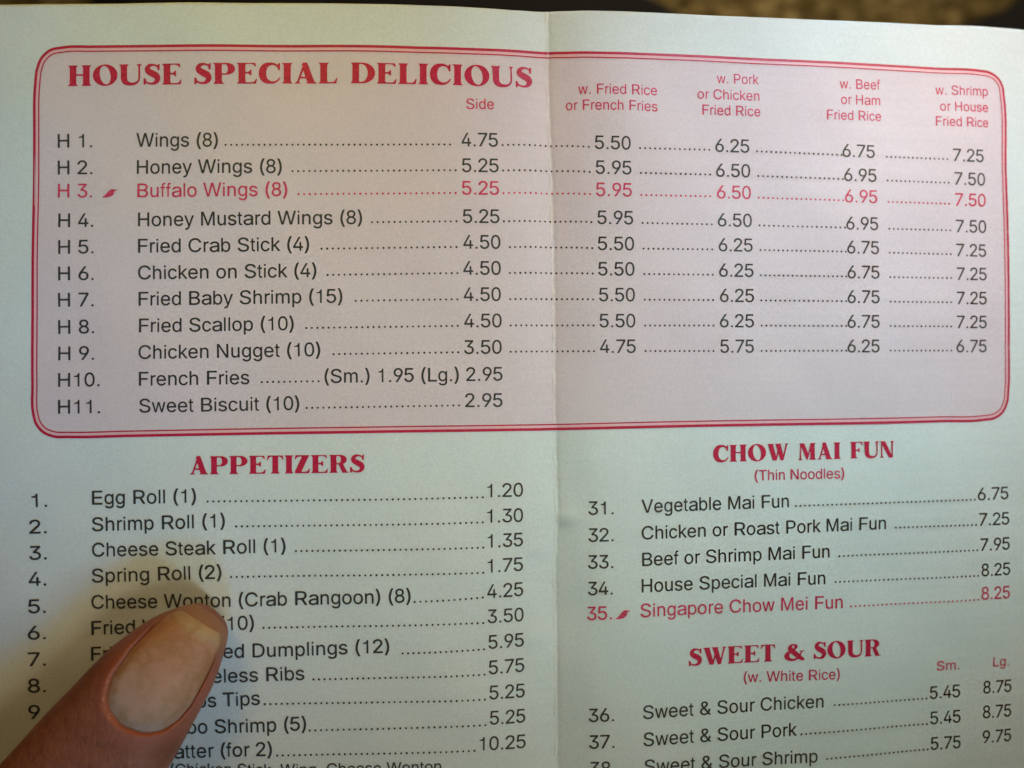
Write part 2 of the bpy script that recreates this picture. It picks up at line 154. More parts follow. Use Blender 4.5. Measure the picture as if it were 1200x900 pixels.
SERIF = r"""H|1092|50 1,441 0,467 8,466 33,431 56,413 79,398 135,396 467,405 486,433 490,671 490,693 477,694 123,673 67,626 31,630 5,1023 0,1055 6,1056 33,1017 60,997 93,986 197,988 867,1008 929,1057 969,1055 994,1031 1000,661 1000,628 993,627 967,663 944,681 921,695 865,695 595,685 577,657 574,423 574,399 586,400 881,420 933,467 969,463 995,69 1000,39 994,37 967,74 943,93 917,106 851,105 135,86 71,35 29,35 11
O|1159|561 -19,662 -13,766 12,868 59,958 126,1030 209,1076 287,1111 387,1124 497,1113 603,1086 691,1037 781,964 868,880 933,800 975,698 1007,584 1020,474 1009,386 985,289 939,199 871,126 787,81 709,48 613,35 503,46 397,73 311,120 221,192 136,264 77,354 27,458 -6;626 55,578 66,533 91,489 131,446 189,379 333,343 495,340 655,351 735,371 801,397 857,432 902,472 931,516 944,564 940,615 917,664 876,708 820,776 679,801 593,816 505,822 411,818 331,805 251,782 182,753 129,714 86,674 63
U|1064|490 -27,630 -16,758 23,839 79,908 169,935 247,955 365,954 873,975 931,1028 971,1029 987,1020 996,822 999,799 989,802 966,838 945,857 925,874 871,872 323,844 229,798 173,728 135,632 120,548 127,478 152,423 201,399 255,388 337,386 441,388 867,403 923,420 944,456 967,457 991,432 1000,68 1000,46 998,35 989,38 965,87 927,104 877,106 329,117 263,147 173,193 95,260 38,370 -9
S|807|57 1,97 7,147 71,162 80,246 30,322 7,420 0,528 13,585 29,636 54,712 131,758 223,772 319,759 405,720 496,678 551,625 597,480 686,344 751,323 771,316 795,339 845,382 882,448 905,508 903,583 871,630 827,651 697,670 690,724 693,733 705,737 735,744 975,736 995,692 995,656 940,642 932,568 973,492 997,402 1011,314 1009,272 997,221 969,175 929,139 885,106 819,93 741,103 661,134 590,177 535,243 479,352 401,488 317,525 273,532 241,506 177,458 132,398 105,324 104,248 127,163 179,116 314,96 320,46 317,35 291,39 27,43 9
E|917|50 1,815 0,845 9,882 213,881 229,871 238,837 231,799 151,761 105,723 80,681 68,429 66,405 97,396 169,396 449,403 474,423 480,519 478,601 393,635 381,646 407,646 645,639 667,623 668,589 649,521 567,421 564,399 576,396 829,411 917,425 934,445 940,617 940,671 933,731 903,763 871,797 818,827 811,839 819,841 837,812 975,801 995,69 1000,37 992,37 967,74 943,92 919,106 853,105 135,86 71,35 29,35 11
F|877|50 1,475 0,501 8,499 33,433 65,413 89,402 119,397 433,417 449,521 447,589 371,623 352,639 353,646 375,645 623,631 639,594 623,519 536,423 534,402 541,396 565,396 817,405 901,419 929,439 939,613 940,667 932,706 913,741 881,799 777,829 772,840 779,842 797,811 973,801 995,773 1000,69 1000,37 992,37 967,74 943,92 919,106 853,105 135,86 71,35 29,35 11
P|990|50 1,463 0,490 7,490 33,429 66,402 117,396 181,398 417,419 430,619 430,709 443,805 481,881 539,916 583,940 629,954 681,955 731,930 823,867 905,773 965,653 997,67 1000,38 993,37 967,74 943,93 917,106 851,105 135,86 71,35 29,35 11;415 501,400 509,396 531,396 827,406 905,417 923,433 929,567 925,593 909,616 881,648 797,655 685,637 593,607 537,571 507,539 500
C|969|497 -14,573 -11,649 2,715 25,773 58,830 104,867 146,924 248,934 282,919 300,897 297,797 178,739 139,681 116,611 111,557 119,509 140,455 178,417 216,390 260,362 340,347 416,348 590,390 750,430 812,509 870,575 892,649 889,709 867,768 826,826 740,845 648,863 640,901 642,911 654,914 682,922 972,909 997,871 992,832 922,817 912,707 981,595 1015,445 1016,355 1004,301 988,233 952,173 898,118 822,69 725,37 596,35 428,57 308,108 196,181 98,257 40,351 4
I|504|50 1,443 0,469 12,466 33,429 58,409 87,396 181,398 865,418 929,469 971,469 987,459 998,61 1000,35 988,39 965,73 944,91 921,106 853,105 135,86 71,35 29,35 11
A|1024|51 1,285 0,309 6,315 19,309 33,249 53,237 73,288 233,299 246,323 250,509 250,533 241,586 67,579 50,540 29,539 13,549 2,961 0,989 11,985 34,933 58,879 117,588 989,571 1016,411 1016,334 905,334 885,383 876,389 855,167 131,157 107,131 92,105 59,39 33,35 13;341 331,327 339,328 361,401 589,419 612,436 577,501 341,481 330
L|858|50 1,757 0,777 3,788 15,823 245,820 261,809 269,778 261,725 145,695 109,655 83,597 70,439 70,417 77,406 97,396 181,397 837,413 921,430 943,469 971,469 987,459 998,61 1000,35 988,39 965,73 944,91 921,106 853,105 135,86 71,35 29,35 11
D|1120|50 1,537 0,633 9,711 28,789 58,861 99,923 147,986 215,1037 295,1070 379,1085 467,1082 559,1061 649,1022 733,965 811,899 873,825 923,741 962,647 988,535 1000,65 1000,39 994,37 967,74 943,93 917,106 851,105 135,86 71,35 29,35 11;415 75,400 83,396 105,396 903,402 917,415 923,521 923,577 905,630 869,676 817,714 751,742 675,760 593,766 525,762 419,746 337,720 263,684 195,639 139,593 103,545 82
T|890|229 1,649 0,676 9,673 34,631 55,610 79,592 141,591 921,602 937,631 940,673 933,713 915,765 859,811 759,845 752,855 761,855 781,824 975,813 995,103 1000,71 989,35 777,37 759,47 752,80 759,126 859,177 914,215 933,259 940,289 937,300 921,300 145,292 103,277 73,214 29,214 11
Z|831|59 1,729 0,758 9,796 233,794 251,781 259,751 252,697 145,665 113,629 92,573 80,403 80,381 83,374 95,727 901,757 941,760 979,751 996,103 1000,71 989,35 795,37 779,47 772,79 777,133 865,195 908,251 919,369 920,389 917,396 905,41 93,42 17
R|1040|50 1,425 0,450 7,451 33,421 60,406 89,396 169,396 449,405 466,431 470,495 469,514 455,689 7,713 0,967 0,1000 7,1005 29,997 47,937 60,919 77,737 481,745 499,813 538,863 581,899 631,920 685,925 751,914 805,885 861,843 909,751 967,635 997,67 1000,38 993,37 967,74 943,93 917,106 851,105 135,86 71,35 29,35 11;415 541,400 549,396 569,396 827,405 903,415 921,431 929,545 926,569 913,592 887,623 813,631 721,616 633,589 579,553 547,521 540
W|1362|405 1,584 0,608 9,702 361,716 383,731 359,839 9,870 0,996 0,1016 7,1235 901,1274 945,1322 966,1327 981,1322 994,1300 1000,1120 1000,1092 989,1095 967,1142 949,1150 925,1020 381,1004 351,988 387,856 929,858 950,885 971,884 992,854 1000,540 1000,516 994,514 968,548 949,560 929,658 597,596 324,580 303,561 329,398 929,400 951,426 973,424 992,392 1000,60 1000,35 993,36 967,86 948,101 927,381 27,390 8
M|1165|50 1,246 0,262 5,269 15,262 35,208 62,196 89,228 725,238 757,258 725,543 7,594 1,616 17,748 471,768 515,775 451,772 99,754 60,702 33,700 8,732 0,1104 0,1128 6,1130 31,1076 62,1060 105,1044 871,1049 935,1066 949,1113 965,1120 979,1115 993,1092 1000,818 1000,786 992,774 895,655 435,638 409,620 436,402 991,370 1000,92 1000,68 994,63 979,70 965,140 938,147 895,115 113,96 63,36 31,35 11
N|1002|57 1,264 0,280 5,287 15,281 35,242 54,221 75,200 137,199 751,208 788,232 758,630 11,662 0,862 0,884 7,890 859,906 919,926 943,967 967,966 994,944 1000,750 1000,732 995,725 985,731 965,770 946,792 926,812 867,813 231,804 192,761 259,386 991,352 1000,60 1000,35 993,36 967,107 943,119 929,123 907,122 137,101 71,42 29,42 11
&|994|849 -22,889 -20,923 2,944 34,946 76,930 112,792 290,785 316,826 424,871 512,949 522,959 536,957 558,931 569,729 565,720 546,727 525,783 517,793 508,736 398,717 392,534 618,539 632,612 718,644 776,654 842,635 894,585 940,489 973,411 977,337 954,295 926,255 886,228 848,204 796,199 706,237 570,177 536,131 498,79 432,48 366,36 316,35 268,46 216,67 166,106 106,162 50,217 15,279 -6,375 -17,475 -6,561 23,659 81,748 24;435 114,385 124,333 152,302 182,278 230,263 294,266 340,289 410,317 447,340 436,570 174,566 156,529 135;451 709,391 770,377 802,397 864,418 882,445 889,465 885,484 870,505 822,485 742,467 714
 |480|"""
LEFT_PAGE = [(-110.16, -3.2), (-84.41, -1.5), (-56.52, -0.25), (-35.0, 0), (-20.78, -0.5), (-10.83, -1.6), (-5.09, -2.8), (0.0, -4.4)]
RIGHT_PAGE = [(0.0, -4.4), (2.49, -4.05), (6.59, -3.75), (11.74, -4.1), (23.03, -6.0), (38.52, -8.6), (54.47, -11.1), (71.2, -14.3), (79.89, -16.1), (89.33, -19), (102.5, -25), (121.34, -36)]
CREASE = [(-82.35, 7.65), (-66.17, 7.57), (-51.47, 7.5), (-42.64, 7.4), (-33.82, 7.23), (-30.14, 7.25), (-26.47, 7.41), (-23.82, 7.59), (-19.85, 7.5), (-10.29, 7.23), (-4.41, 7.18), (7.35, 7.15), (14.7, 7.06), (23.53, 6.88), (33.82, 6.66), (41.17, 6.4), (47.06, 6.18), (52.94, 6.0), (57.05, 6.03), (64.11, 5.88)]
DENTS = [(10.0, -23.0, 2.6, 1.5, 0.34), (8.2, -26.5, 1.9, 3.0, -0.22), (4.5, -28, 2.2, 2.2, 0.3), (1, -36, 5, 2.0, 0.22), (4.0, -43.0, 3.0, 2.0, 0.3), (11, -40, 5, 4, -0.3), (-6, -31, 6, 2.5, 0.24)]
TOP_EDGE = [(-104.37, 64.52), (-86.82, 64.32), (-72.05, 64.21), (-42.88, 63.81), (-28.58, 63.73), (-14.33, 63.57), (-8.64, 63.66), (0.0, 63.69), (3.66, 63.85), (5.88, 64.07), (10.25, 63.98), (14.64, 64.02), (22.09, 64.19), (29.76, 64.54), (45.34, 64.88), (61.47, 65.36), (78.28, 65.81), (97.06, 67.13), (130.87, 73.14)]
BORDER = [(-75.69, 57.07), (-70.51, 57.07), (-64.63, 57.02), (-42.89, 56.83), (-28.59, 56.81), (-21.46, 56.75), (-14.33, 56.64), (-7.2, 56.69), (0.0, 56.93), (3.66, 57.04), (6.32, 57.14), (9.52, 57.05), (14.64, 57.03), (22.11, 57.22), (29.76, 57.47), (37.52, 57.59), (45.33, 57.61), (53.26, 57.69), (61.45, 57.86), (69.78, 57.95), (78.34, 58.08), (86.81, 58.35), (89.05, 58.2), (90.95, 57.28), (92.01, 55.8), (92.38, 53.59), (92.63, 39.96), (93.06, 27.98), (93.13, 15.97), (93.27, 8.0), (93.21, -0.8), (92.82, -3.51), (91.74, -5.42), (89.94, -6.51), (87.37, -6.88), (78.22, -7.04), (61.42, -7.28), (45.27, -7.39), (29.68, -7.54), (14.65, -7.79), (7.35, -7.97), (0.0, -8.01), (-21.43, -8.19), (-42.94, -8.53), (-64.62, -8.95), (-75.0, -9.17), (-77.52, -9.09), (-79.45, -8.31), (-80.71, -6.94), (-81.31, -4.92), (-81.45, 0.0), (-81.4, 14.46), (-81.24, 26.01), (-80.94, 43.28), (-80.79, 50.49), (-80.47, 53.4), (-79.68, 55.29), (-78.21, 56.57)]
ROWS = [
('black', [('name', 'Wings (8)', -63.24, 39.94, -49.27, 39.76), ('number', 'H 1.', -76.67, 39.87, -70.76, 39.89), ('dots', '', -47.97, 39.87, -10.41, 40.08, -29.15, 39.86), ('price', '4.75', -8.49, 40.04, -2.36, 40.25), ('price', '5.50', 14.2, 40.33, 20.42, 40.31), ('dots', '', -1.59, 40.39, 13.18, 40.47, 5.8, 40.77), ('price', '6.25', 35.62, 40.73, 41.89, 40.81), ('dots', '', 22.06, 40.45, 34.53, 40.82, 28.24, 40.62), ('price', '6.75', 59.28, 40.79, 65.55, 40.82), ('dots', '', 43.3, 40.92, 59.12, 40.91, 51.14, 40.9), ('price', '7.25', 81.11, 41.01, 87.45, 41.11), ('dots', '', 67.9, 40.98, 80.0, 41.13, 73.95, 41.07)]),
('black', [('name', 'Honey Wings (8)', -63.14, 35.37, -38.5, 35.3), ('number', 'H 2.', -76.73, 35.4, -70.72, 35.36), ('dots', '', -36.71, 35.42, -9.48, 35.77, -23.11, 35.56), ('price', '5.25', -8.41, 35.69, -2.24, 35.9), ('price', '5.95', 14.35, 36.05, 20.57, 36.06), ('dots', '', -1.52, 36.04, 13.32, 36.17, 5.91, 36.42), ('price', '6.50', 35.77, 36.39, 42.07, 36.48), ('dots', '', 22.22, 36.2, 34.68, 36.48, 28.39, 36.33), ('price', '6.95', 59.57, 36.45, 65.85, 36.5), ('dots', '', 43.56, 36.6, 59.33, 36.57, 51.35, 36.56), ('price', '7.50', 81.41, 36.7, 87.76, 36.79), ('dots', '', 68.02, 36.65, 80.29, 36.81, 74.11, 36.73)]),
('red', [('name', 'Buffalo Wings (8)', -63.0, 31.39, -37.58, 31.45), ('number', 'H 3.', -76.75, 31.51, -70.78, 31.44), ('dots', '', -35.73, 31.59, -9.48, 31.95, -22.61, 31.73), ('price', '5.25', -8.41, 31.86, -2.17, 32.04), ('price', '5.95', 14.42, 32.23, 20.65, 32.26), ('dots', '', -1.45, 32.18, 13.39, 32.36, 5.99, 32.56), ('price', '6.50', 35.92, 32.56, 42.21, 32.65), ('dots', '', 22.31, 32.41, 34.67, 32.65, 28.45, 32.54), ('price', '6.95', 59.68, 32.59, 66.01, 32.66), ('dots', '', 43.63, 32.77, 59.36, 32.71, 51.42, 32.72), ('price', '7.50', 81.61, 32.85, 87.94, 32.94), ('dots', '', 68.19, 32.8, 80.39, 32.96, 74.24, 32.88), ('pepper', '', -69.08, 31.41, -66.37, 32.93)]),
('black', [('name', 'Honey Mustard Wings (8)', -62.82, 26.49, -25.09, 26.79), ('number', 'H 4.', -76.63, 26.48, -70.54, 26.48), ('dots', '', -23.45, 26.92, -9.33, 27.18, -16.4, 27.03), ('price', '5.25', -8.26, 27.09, -2.1, 27.24), ('price', '5.95', 14.65, 27.46, 20.88, 27.46), ('dots', '', -1.37, 27.37, 13.63, 27.59, 6.13, 27.73), ('price', '6.50', 36.05, 27.64, 42.33, 27.7), ('dots', '', 22.53, 27.59, 34.96, 27.75, 28.72, 27.68), ('price', '6.95', 59.91, 27.71, 66.18, 27.79), ('dots', '', 43.75, 27.83, 59.66, 27.83, 51.66, 27.83), ('price', '7.50', 81.78, 27.96, 88.09, 28.05), ('dots', '', 68.39, 27.94, 80.65, 28.08, 74.5, 28.02)]),
('black', [('name', 'Fried Crab Stick (4)', -62.85, 22.06, -33.92, 22.31), ('number', 'H 5.', -76.59, 21.96, -70.48, 22.0), ('dots', '', -31.86, 22.45, -9.34, 22.85, -20.6, 22.62), ('price', '4.50', -8.19, 22.77, -1.95, 22.89), ('price', '5.50', 14.74, 23.01, 21.03, 23.01), ('dots', '', -0.36, 23.04, 13.78, 23.14, 6.73, 23.3), ('price', '6.25', 36.19, 23.26, 42.45, 23.33), ('dots', '', 22.68, 23.15, 35.02, 23.36, 28.81, 23.26), ('price', '6.75', 60.1, 23.42, 66.33, 23.46), ('dots', '', 43.88, 23.47, 59.85, 23.54, 51.84, 23.52), ('price', '7.25', 81.84, 23.55, 88.02, 23.59), ('dots', '', 68.46, 23.61, 80.73, 23.68, 74.61, 23.66)]),
('black', [('name', 'Chicken on Stick (4)', -62.89, 17.58, -32.68, 17.9), ('number', 'H 6.', -76.62, 17.5, -70.46, 17.52), ('dots', '', -30.83, 18.04, -9.19, 18.47, -20.03, 18.24), ('price', '4.50', -8.2, 18.38, -1.88, 18.51), ('price', '5.50', 14.81, 18.65, 21.1, 18.66), ('dots', '', -0.36, 18.66, 13.85, 18.77, 6.76, 18.87), ('price', '6.25', 36.26, 18.82, 42.62, 18.88), ('dots', '', 22.82, 18.78, 35.09, 18.92, 28.9, 18.84), ('price', '6.75', 60.23, 18.99, 66.39, 19.02), ('dots', '', 43.96, 19.01, 59.98, 19.11, 51.93, 19.07), ('price', '7.25', 81.92, 19.17, 88.05, 19.22), ('dots', '', 68.5, 19.16, 80.8, 19.29, 74.65, 19.24)]),
('black', [('name', 'Fried Baby Shrimp (15)', -62.81, 13.17, -28.33, 13.58), ('number', 'H 7.', -76.71, 13.05, -70.49, 13.09), ('dots', '', -26.13, 13.73, -9.2, 14.06, -17.69, 13.9), ('price', '4.50', -8.13, 13.97, -1.88, 14.08), ('price', '5.50', 14.94, 14.2, 21.18, 14.23), ('dots', '', -0.29, 14.22, 13.91, 14.32, 6.84, 14.39), ('price', '6.25', 36.41, 14.38, 42.73, 14.45), ('dots', '', 22.9, 14.36, 35.15, 14.48, 28.97, 14.41), ('price', '6.75', 60.23, 14.55, 66.41, 14.58), ('dots', '', 44.07, 14.58, 59.99, 14.67, 51.98, 14.63), ('price', '7.25', 81.91, 14.71, 88.07, 14.76), ('dots', '', 68.54, 14.71, 80.78, 14.83, 74.6, 14.77)]),
('black', [('name', 'Fried Scallop (10)', -62.69, 8.67, -36.49, 9.02), ('number', 'H 8.', -76.76, 8.48, -70.47, 8.56), ('dots', '', -34.41, 9.17, -9.13, 9.61, -21.78, 9.37), ('price', '4.50', -8.06, 9.52, -1.74, 9.6), ('price', '5.50', 15.01, 9.72, 21.25, 9.76), ('dots', '', -0.22, 9.74, 13.98, 9.84, 6.91, 9.87), ('price', '6.25', 36.4, 9.93, 42.73, 10.0), ('dots', '', 22.98, 9.9, 35.23, 10.03, 29.07, 9.97), ('price', '6.75', 60.19, 10.1, 66.39, 10.14), ('dots', '', 44.16, 10.13, 59.95, 10.22, 52.02, 10.18), ('price', '7.25', 81.91, 10.29, 88.15, 10.36), ('dots', '', 68.53, 10.28, 80.76, 10.4, 74.55, 10.34)]),
('black', [('name', 'Chicken Nugget (10)', -62.73, 4.19, -32.07, 4.65), ('number', 'H 9.', -76.74, 4.0, -70.48, 4.09), ('dots', '', -29.86, 4.8, -9.06, 5.15, -19.47, 4.97), ('price', '3.50', -8.06, 5.06, -1.73, 5.14), ('price', '4.75', 15.09, 5.32, 21.33, 5.36), ('dots', '', -0.22, 5.28, 14.06, 5.43, 6.94, 5.4), ('price', '5.75', 36.49, 5.47, 42.69, 5.52), ('dots', '', 23.06, 5.49, 35.25, 5.58, 29.14, 5.54), ('price', '6.25', 60.16, 5.66, 66.37, 5.71), ('dots', '', 44.13, 5.66, 59.92, 5.78, 52.01, 5.72), ('price', '6.75', 81.82, 5.84, 88.21, 5.91), ('dots', '', 68.53, 5.85, 80.76, 5.96, 74.57, 5.9)]),
('black', [('name', 'French Fries', -62.66, -0.29, -44.02, -0.02), ('number', 'H10.', -76.72, -0.48, -69.48, -0.38), ('dots', '', -41.93, 0.13, -32.36, 0.27, -37.13, 0.2), ('price', '(Sm.) 1.95 (Lg.) 2.95', -31.36, 0.17, -1.59, 0.58)]),
('black', [('name', 'Sweet Biscuit (10)', -62.62, -4.81, -35.59, -4.34), ('number', 'H11.', -76.71, -5.02, -69.38, -4.91), ('dots', '', -34.36, -4.2, -8.91, -3.79, -21.62, -3.99), ('price', '2.95', -7.91, -3.89, -1.59, -3.87)]),
('black', [('name', 'Egg Roll (1)', -70.93, -20.38, -52.93, -19.87), ('number', '1.', -81.3, -20.87, -78.63, -20.77), ('dots', '', -50.99, -19.88, -4.93, -19.34, -27.91, -19.61), ('price', '1.20', -4.19, -19.17, 1.89, -19.13)]),
('black', [('name', 'Shrimp Roll (1)', -70.87, -24.86, -48.05, -23.97), ('number', '2.', -81.76, -25.36, -78.7, -25.24), ('dots', '', -46.2, -24.06, -4.93, -23.58, -25.53, -23.81), ('price', '1.30', -4.19, -23.47, 1.89, -23.44)]),
('black', [('name', 'Cheese Steak Roll (1)', -70.81, -29.12, -37.92, -28.18), ('number', '3.', -81.71, -29.78, -78.67, -29.66), ('dots', '', -36.2, -28.19, -4.86, -27.82, -20.49, -27.98), ('price', '1.35', -4.11, -27.69, 1.89, -27.6)]),
('black', [('name', 'Spring Roll (2)', -70.82, -33.48, -48.63, -32.59), ('number', '4.', -81.71, -34.16, -78.69, -34.04), ('dots', '', -47.05, -32.53, -4.85, -32.03, -25.9, -32.22), ('price', '1.75', -4.11, -31.87, 1.89, -31.82)]),
('black', [('name', 'Cheese Wonton (Crab Rangoon) (8)', -70.94, -37.92, -16.95, -36.56), ('number', '5.', -81.77, -38.77, -78.74, -38.65), ('dots', '', -16.31, -36.7, -4.93, -36.25, -10.63, -36.55), ('price', '4.25', -4.18, -36.2, 1.93, -36.05)]),
('black', [('name', 'Fried Wonton (10)', -70.95, -42.33, -43.15, -41.06), ('number', '6.', -81.91, -43.25, -78.76, -43.1), ('dots', '', -41.57, -41.0, -4.86, -40.59, -23.2, -40.7), ('price', '3.50', -4.12, -40.46, 1.99, -40.4)]),
('black', [('name', 'Fried or Steamed Dumplings (12)', -70.99, -46.67, -20.53, -45.01), ('number', '7.', -81.92, -47.78, -78.83, -47.61), ('dots', '', -18.32, -45.36, -4.72, -45.04, -11.52, -45.22), ('price', '5.95', -3.97, -44.82, 2.04, -44.67)]),
('black', [('name', 'Special Boneless Ribs', -68.31, -50.7, -34.73, -49.53), ('number', '8.', -82.0, -52.27, -78.85, -52.1), ('dots', '', -33.23, -49.66, -4.64, -49.27, -18.95, -49.44), ('price', '5.75', -3.9, -49.09, 2.11, -48.97)]),
('black', [('name', 'Barbecue Ribs Tips', -71.36, -55.34, -42.16, -53.68), ('number', '9.', -81.88, -56.72, -78.81, -56.55), ('dots', '', -41.38, -53.8, -4.57, -53.44, -22.97, -53.55), ('price', '5.25', -3.82, -53.28, 2.18, -53.34)]),
('black', [('name', 'Fried Jumbo Shrimp (5)', -69.45, -59.33, -34.45, -57.98), ('number', '10.', -81.92, -61.1, -77.42, -60.88), ('dots', '', -33.88, -58.21, -4.49, -57.75, -19.18, -57.89), ('price', '5.25', -3.75, -57.53, 2.26, -57.64)]),
('black', [('name', 'Pu Pu Platter (for 2)', -69.91, -63.52, -40.14, -62.2), ('number', '11.', -81.96, -65.61, -77.43, -65.36), ('dots', '', -39.28, -62.35, -6.33, -62.02, -22.8, -62.09), ('price', '10.25', -5.47, -61.81, 2.33, -61.99)]),
('black', [('small', '(Chicken Stick, Wing, Cheese Wonton,', -57.38, -65.57, -11.19, -64.99)]),
('black', [('name', 'Vegetable Mai Fun', 22.37, -22.23, 49.14, -21.87), ('number', '31.', 13.09, -22.43, 17.44, -22.36), ('dots', '', 50.42, -21.87, 85.5, -21.56, 67.47, -21.67), ('price', '6.75', 86.14, -21.52, 92.97, -21.52)]),
('black', [('name', 'Chicken or Roast Pork Mai Fun', 22.38, -26.85, 67.64, -26.24), ('number', '32.', 13.1, -27.06, 17.45, -27.01), ('dots', '', 69.57, -26.23, 85.79, -26.24, 77.6, -26.23), ('price', '7.25', 86.42, -26.21, 93.11, -26.28)]),
('black', [('name', 'Beef or Shrimp Mai Fun', 22.46, -31.43, 56.78, -31.0), ('number', '33.', 13.03, -31.67, 17.37, -31.61), ('dots', '', 58.67, -31.06, 86.07, -30.95, 72.11, -30.99), ('price', '7.95', 86.7, -30.92, 93.16, -30.95)]),
('black', [('name', 'House Special Mai Fun', 22.36, -35.94, 55.97, -35.75), ('number', '34.', 13.04, -36.25, 17.29, -36.13), ('dots', '', 57.92, -35.64, 86.2, -35.66, 71.84, -35.66), ('price', '8.25', 86.92, -35.61, 93.24, -35.68)]),
('red', [('name', 'Singapore Chow Mei Fun', 22.11, -40.16, 59.3, -40.19), ('number', '35.', 12.91, -40.57, 17.14, -40.38), ('dots', '', 60.86, -40.12, 86.14, -40.06, 73.34, -40.1), ('price', '8.25', 86.87, -39.9, 93.17, -40.08), ('pepper', '', 17.7, -40.34, 20.32, -38.7)]),
('black', [('name', 'Sweet & Sour Chicken', 22.59, -57.78, 55.59, -57.69), ('number', '36.', 13.19, -58.03, 17.52, -57.9), ('dots', '', 57.68, -57.6, 75.76, -57.67, 66.62, -57.64), ('price', '5.45', 76.44, -57.64, 82.55, -57.64), ('price', '8.75', 87.3, -57.35, 93.43, -57.54)]),
('black', [('name', 'Sweet & Sour Pork', 22.65, -62.42, 50.62, -62.52), ('number', '37.', 13.27, -62.64, 17.6, -62.5), ('dots', '', 51.5, -62.54, 75.84, -62.36, 63.36, -62.31), ('price', '5.45', 76.53, -62.28, 82.58, -62.28), ('price', '8.75', 87.15, -61.88, 93.33, -62.13)]),
('black', [('name', 'Sweet & Sour Shrimp', 22.8, -67.05, 54.55, -67.52), ('number', '38.', 13.41, -67.21, 17.75, -67.11), ('dots', '', 56.32, -67.23, 75.98, -66.97, 65.91, -66.97), ('price', '5.75', 76.59, -66.95, 82.59, -67.0), ('price', '9.75', 87.04, -66.47, 93.33, -66.73)])]
HEADINGS = [[('HOUSE', 3.5, [(-74.9, 50.23), (-55.44, 50.27)]), ('SPECIAL', 3.5, [(-53.27, 50.26), (-29.24, 50.34)]), ('DELICIOUS', 3.5, [(-27.01, 50.33), (-18.59, 50.23), (-11.48, 50.27), (-4.33, 50.35), (0.0, 50.51), (3.51, 50.75)])], [('APPETIZERS', 3.02, [(-54.06, -15.19), (-24.62, -14.8)])], [('CHOW', 2.97, [(35.18, -13.69), (49.13, -13.52)]), ('MAI', 2.97, [(50.96, -13.52), (58.94, -13.43)]), ('FUN', 2.97, [(60.82, -13.39), (69.23, -13.3)])], [('SWEET', 3.02, [(30.77, -49.16), (46.63, -49.08)]), ('&', 3.02, [(48.28, -49.14), (52.07, -49.07)]), ('SOUR', 3.02, [(53.75, -49.02), (66.56, -49.06)])]]
COLUMN_HEADS = [[('c', 'Side', -7.7, 46.38, -3.04, 46.57)], [('c', 'w. Fried Rice', 11.36, 49.74, 25.14, 49.99), ('c', 'or French Fries', 9.25, 47.04, 25.2, 47.16)], [('c', 'w. Pork', 35.93, 52.76, 43.6, 52.94), ('c', 'or Chicken', 32.44, 49.88, 43.74, 50.02), ('c', 'Fried Rice', 33.29, 47.12, 43.9, 47.28)], [('c', 'w. Beef', 58.79, 53.03, 66.66, 53.31), ('c', 'or Ham', 59.03, 50.24, 66.75, 50.49), ('c', 'Fried Rice', 56.35, 47.33, 66.9, 47.63)], [('c', 'w. Shrimp', 77.65, 53.09, 88.57, 53.57), ('c', 'or House', 78.58, 50.17, 88.62, 50.57), ('c', 'Fried Rice', 77.72, 47.37, 88.57, 47.68)], [('c', 'Sm.', 77.81, -52.54, 82.4, -52.56)], [('c', 'Lg.', 89.4, -52.51, 92.89, -52.6)]]
SUBTITLES = [('c', '(Thin Noodles)', 42.82, -17.04, 59.61, -16.9), ('c', '(w. White Rice)', 40.83, -52.57, 58.66, -52.79)]

# ------------------------------------------------------------ the sheet of paper as a surface
def lin(t, x):
    if x <= t[0][0]: return t[0][1]
    for a, b in zip(t, t[1:]):
        if x <= b[0]: return a[1] + (b[1] - a[1]) * (x - a[0]) / (b[0] - a[0])
    a, b = t[-2:]
    return b[1] + (b[1] - a[1]) / (b[0] - a[0]) * (x - b[0])
def pchip(T):
    xs = [p[0] for p in T]; ys = [p[1] for p in T]; n = len(T)
    h = [xs[i + 1] - xs[i] for i in range(n - 1)]; d = [(ys[i + 1] - ys[i]) / h[i] for i in range(n - 1)]
    m = [d[0]]
    for i in range(1, n - 1):
        w1, w2 = 2 * h[i] + h[i - 1], h[i] + 2 * h[i - 1]
        m.append(0 if d[i - 1] * d[i] <= 0 else (w1 + w2) / (w1 / d[i - 1] + w2 / d[i]))
    m.append(d[-1])
    def f(x):
        if x <= xs[0]: return ys[0] + m[0] * (x - xs[0])
        if x >= xs[-1]: return ys[-1] + m[-1] * (x - xs[-1])
        i = 0
        while x > xs[i + 1]: i += 1
        t = (x - xs[i]) / h[i]
        return ys[i] * (1 + 2 * t) * (1 - t) ** 2 + h[i] * m[i] * t * (1 - t) ** 2 + ys[i + 1] * t * t * (3 - 2 * t) + h[i] * m[i + 1] * t * t * (t - 1)
    return f
left_f, right_f = pchip(LEFT_PAGE), pchip(RIGHT_PAGE)
def crease(y):
    return lin(CREASE, y) + .06 * math.sin(y * 1.7) + .05 * math.sin(y * 4.1 + 1) + .03 * math.sin(y * 9.3)
def height(x, y, side=None):
    d = x - crease(y)
    z = (left_f if (d < 0 if side is None else side < 0) else right_f)(d)
    for a, b, sx, sy, k in DENTS:
        z += k * math.exp(-((x - a) / sx) ** 2 - ((y - b) / sy) ** 2)
    w = .5 + .3 * math.sin(y * .9 + 1) + .3 * math.sin(y * 2.3) * math.sin(y * .31)
    z += .13 * max(.15, w) * math.exp(-(d / .16) ** 2) - .05 * math.exp(-((d - .45) / .3) ** 2)
    return z + .10 * math.sin(x * .19 + y * .07 + .8) + .08 * math.sin(x * .11 - y * .23 + 2.1) + .05 * math.sin(x * .31 + y * .29 + .4)
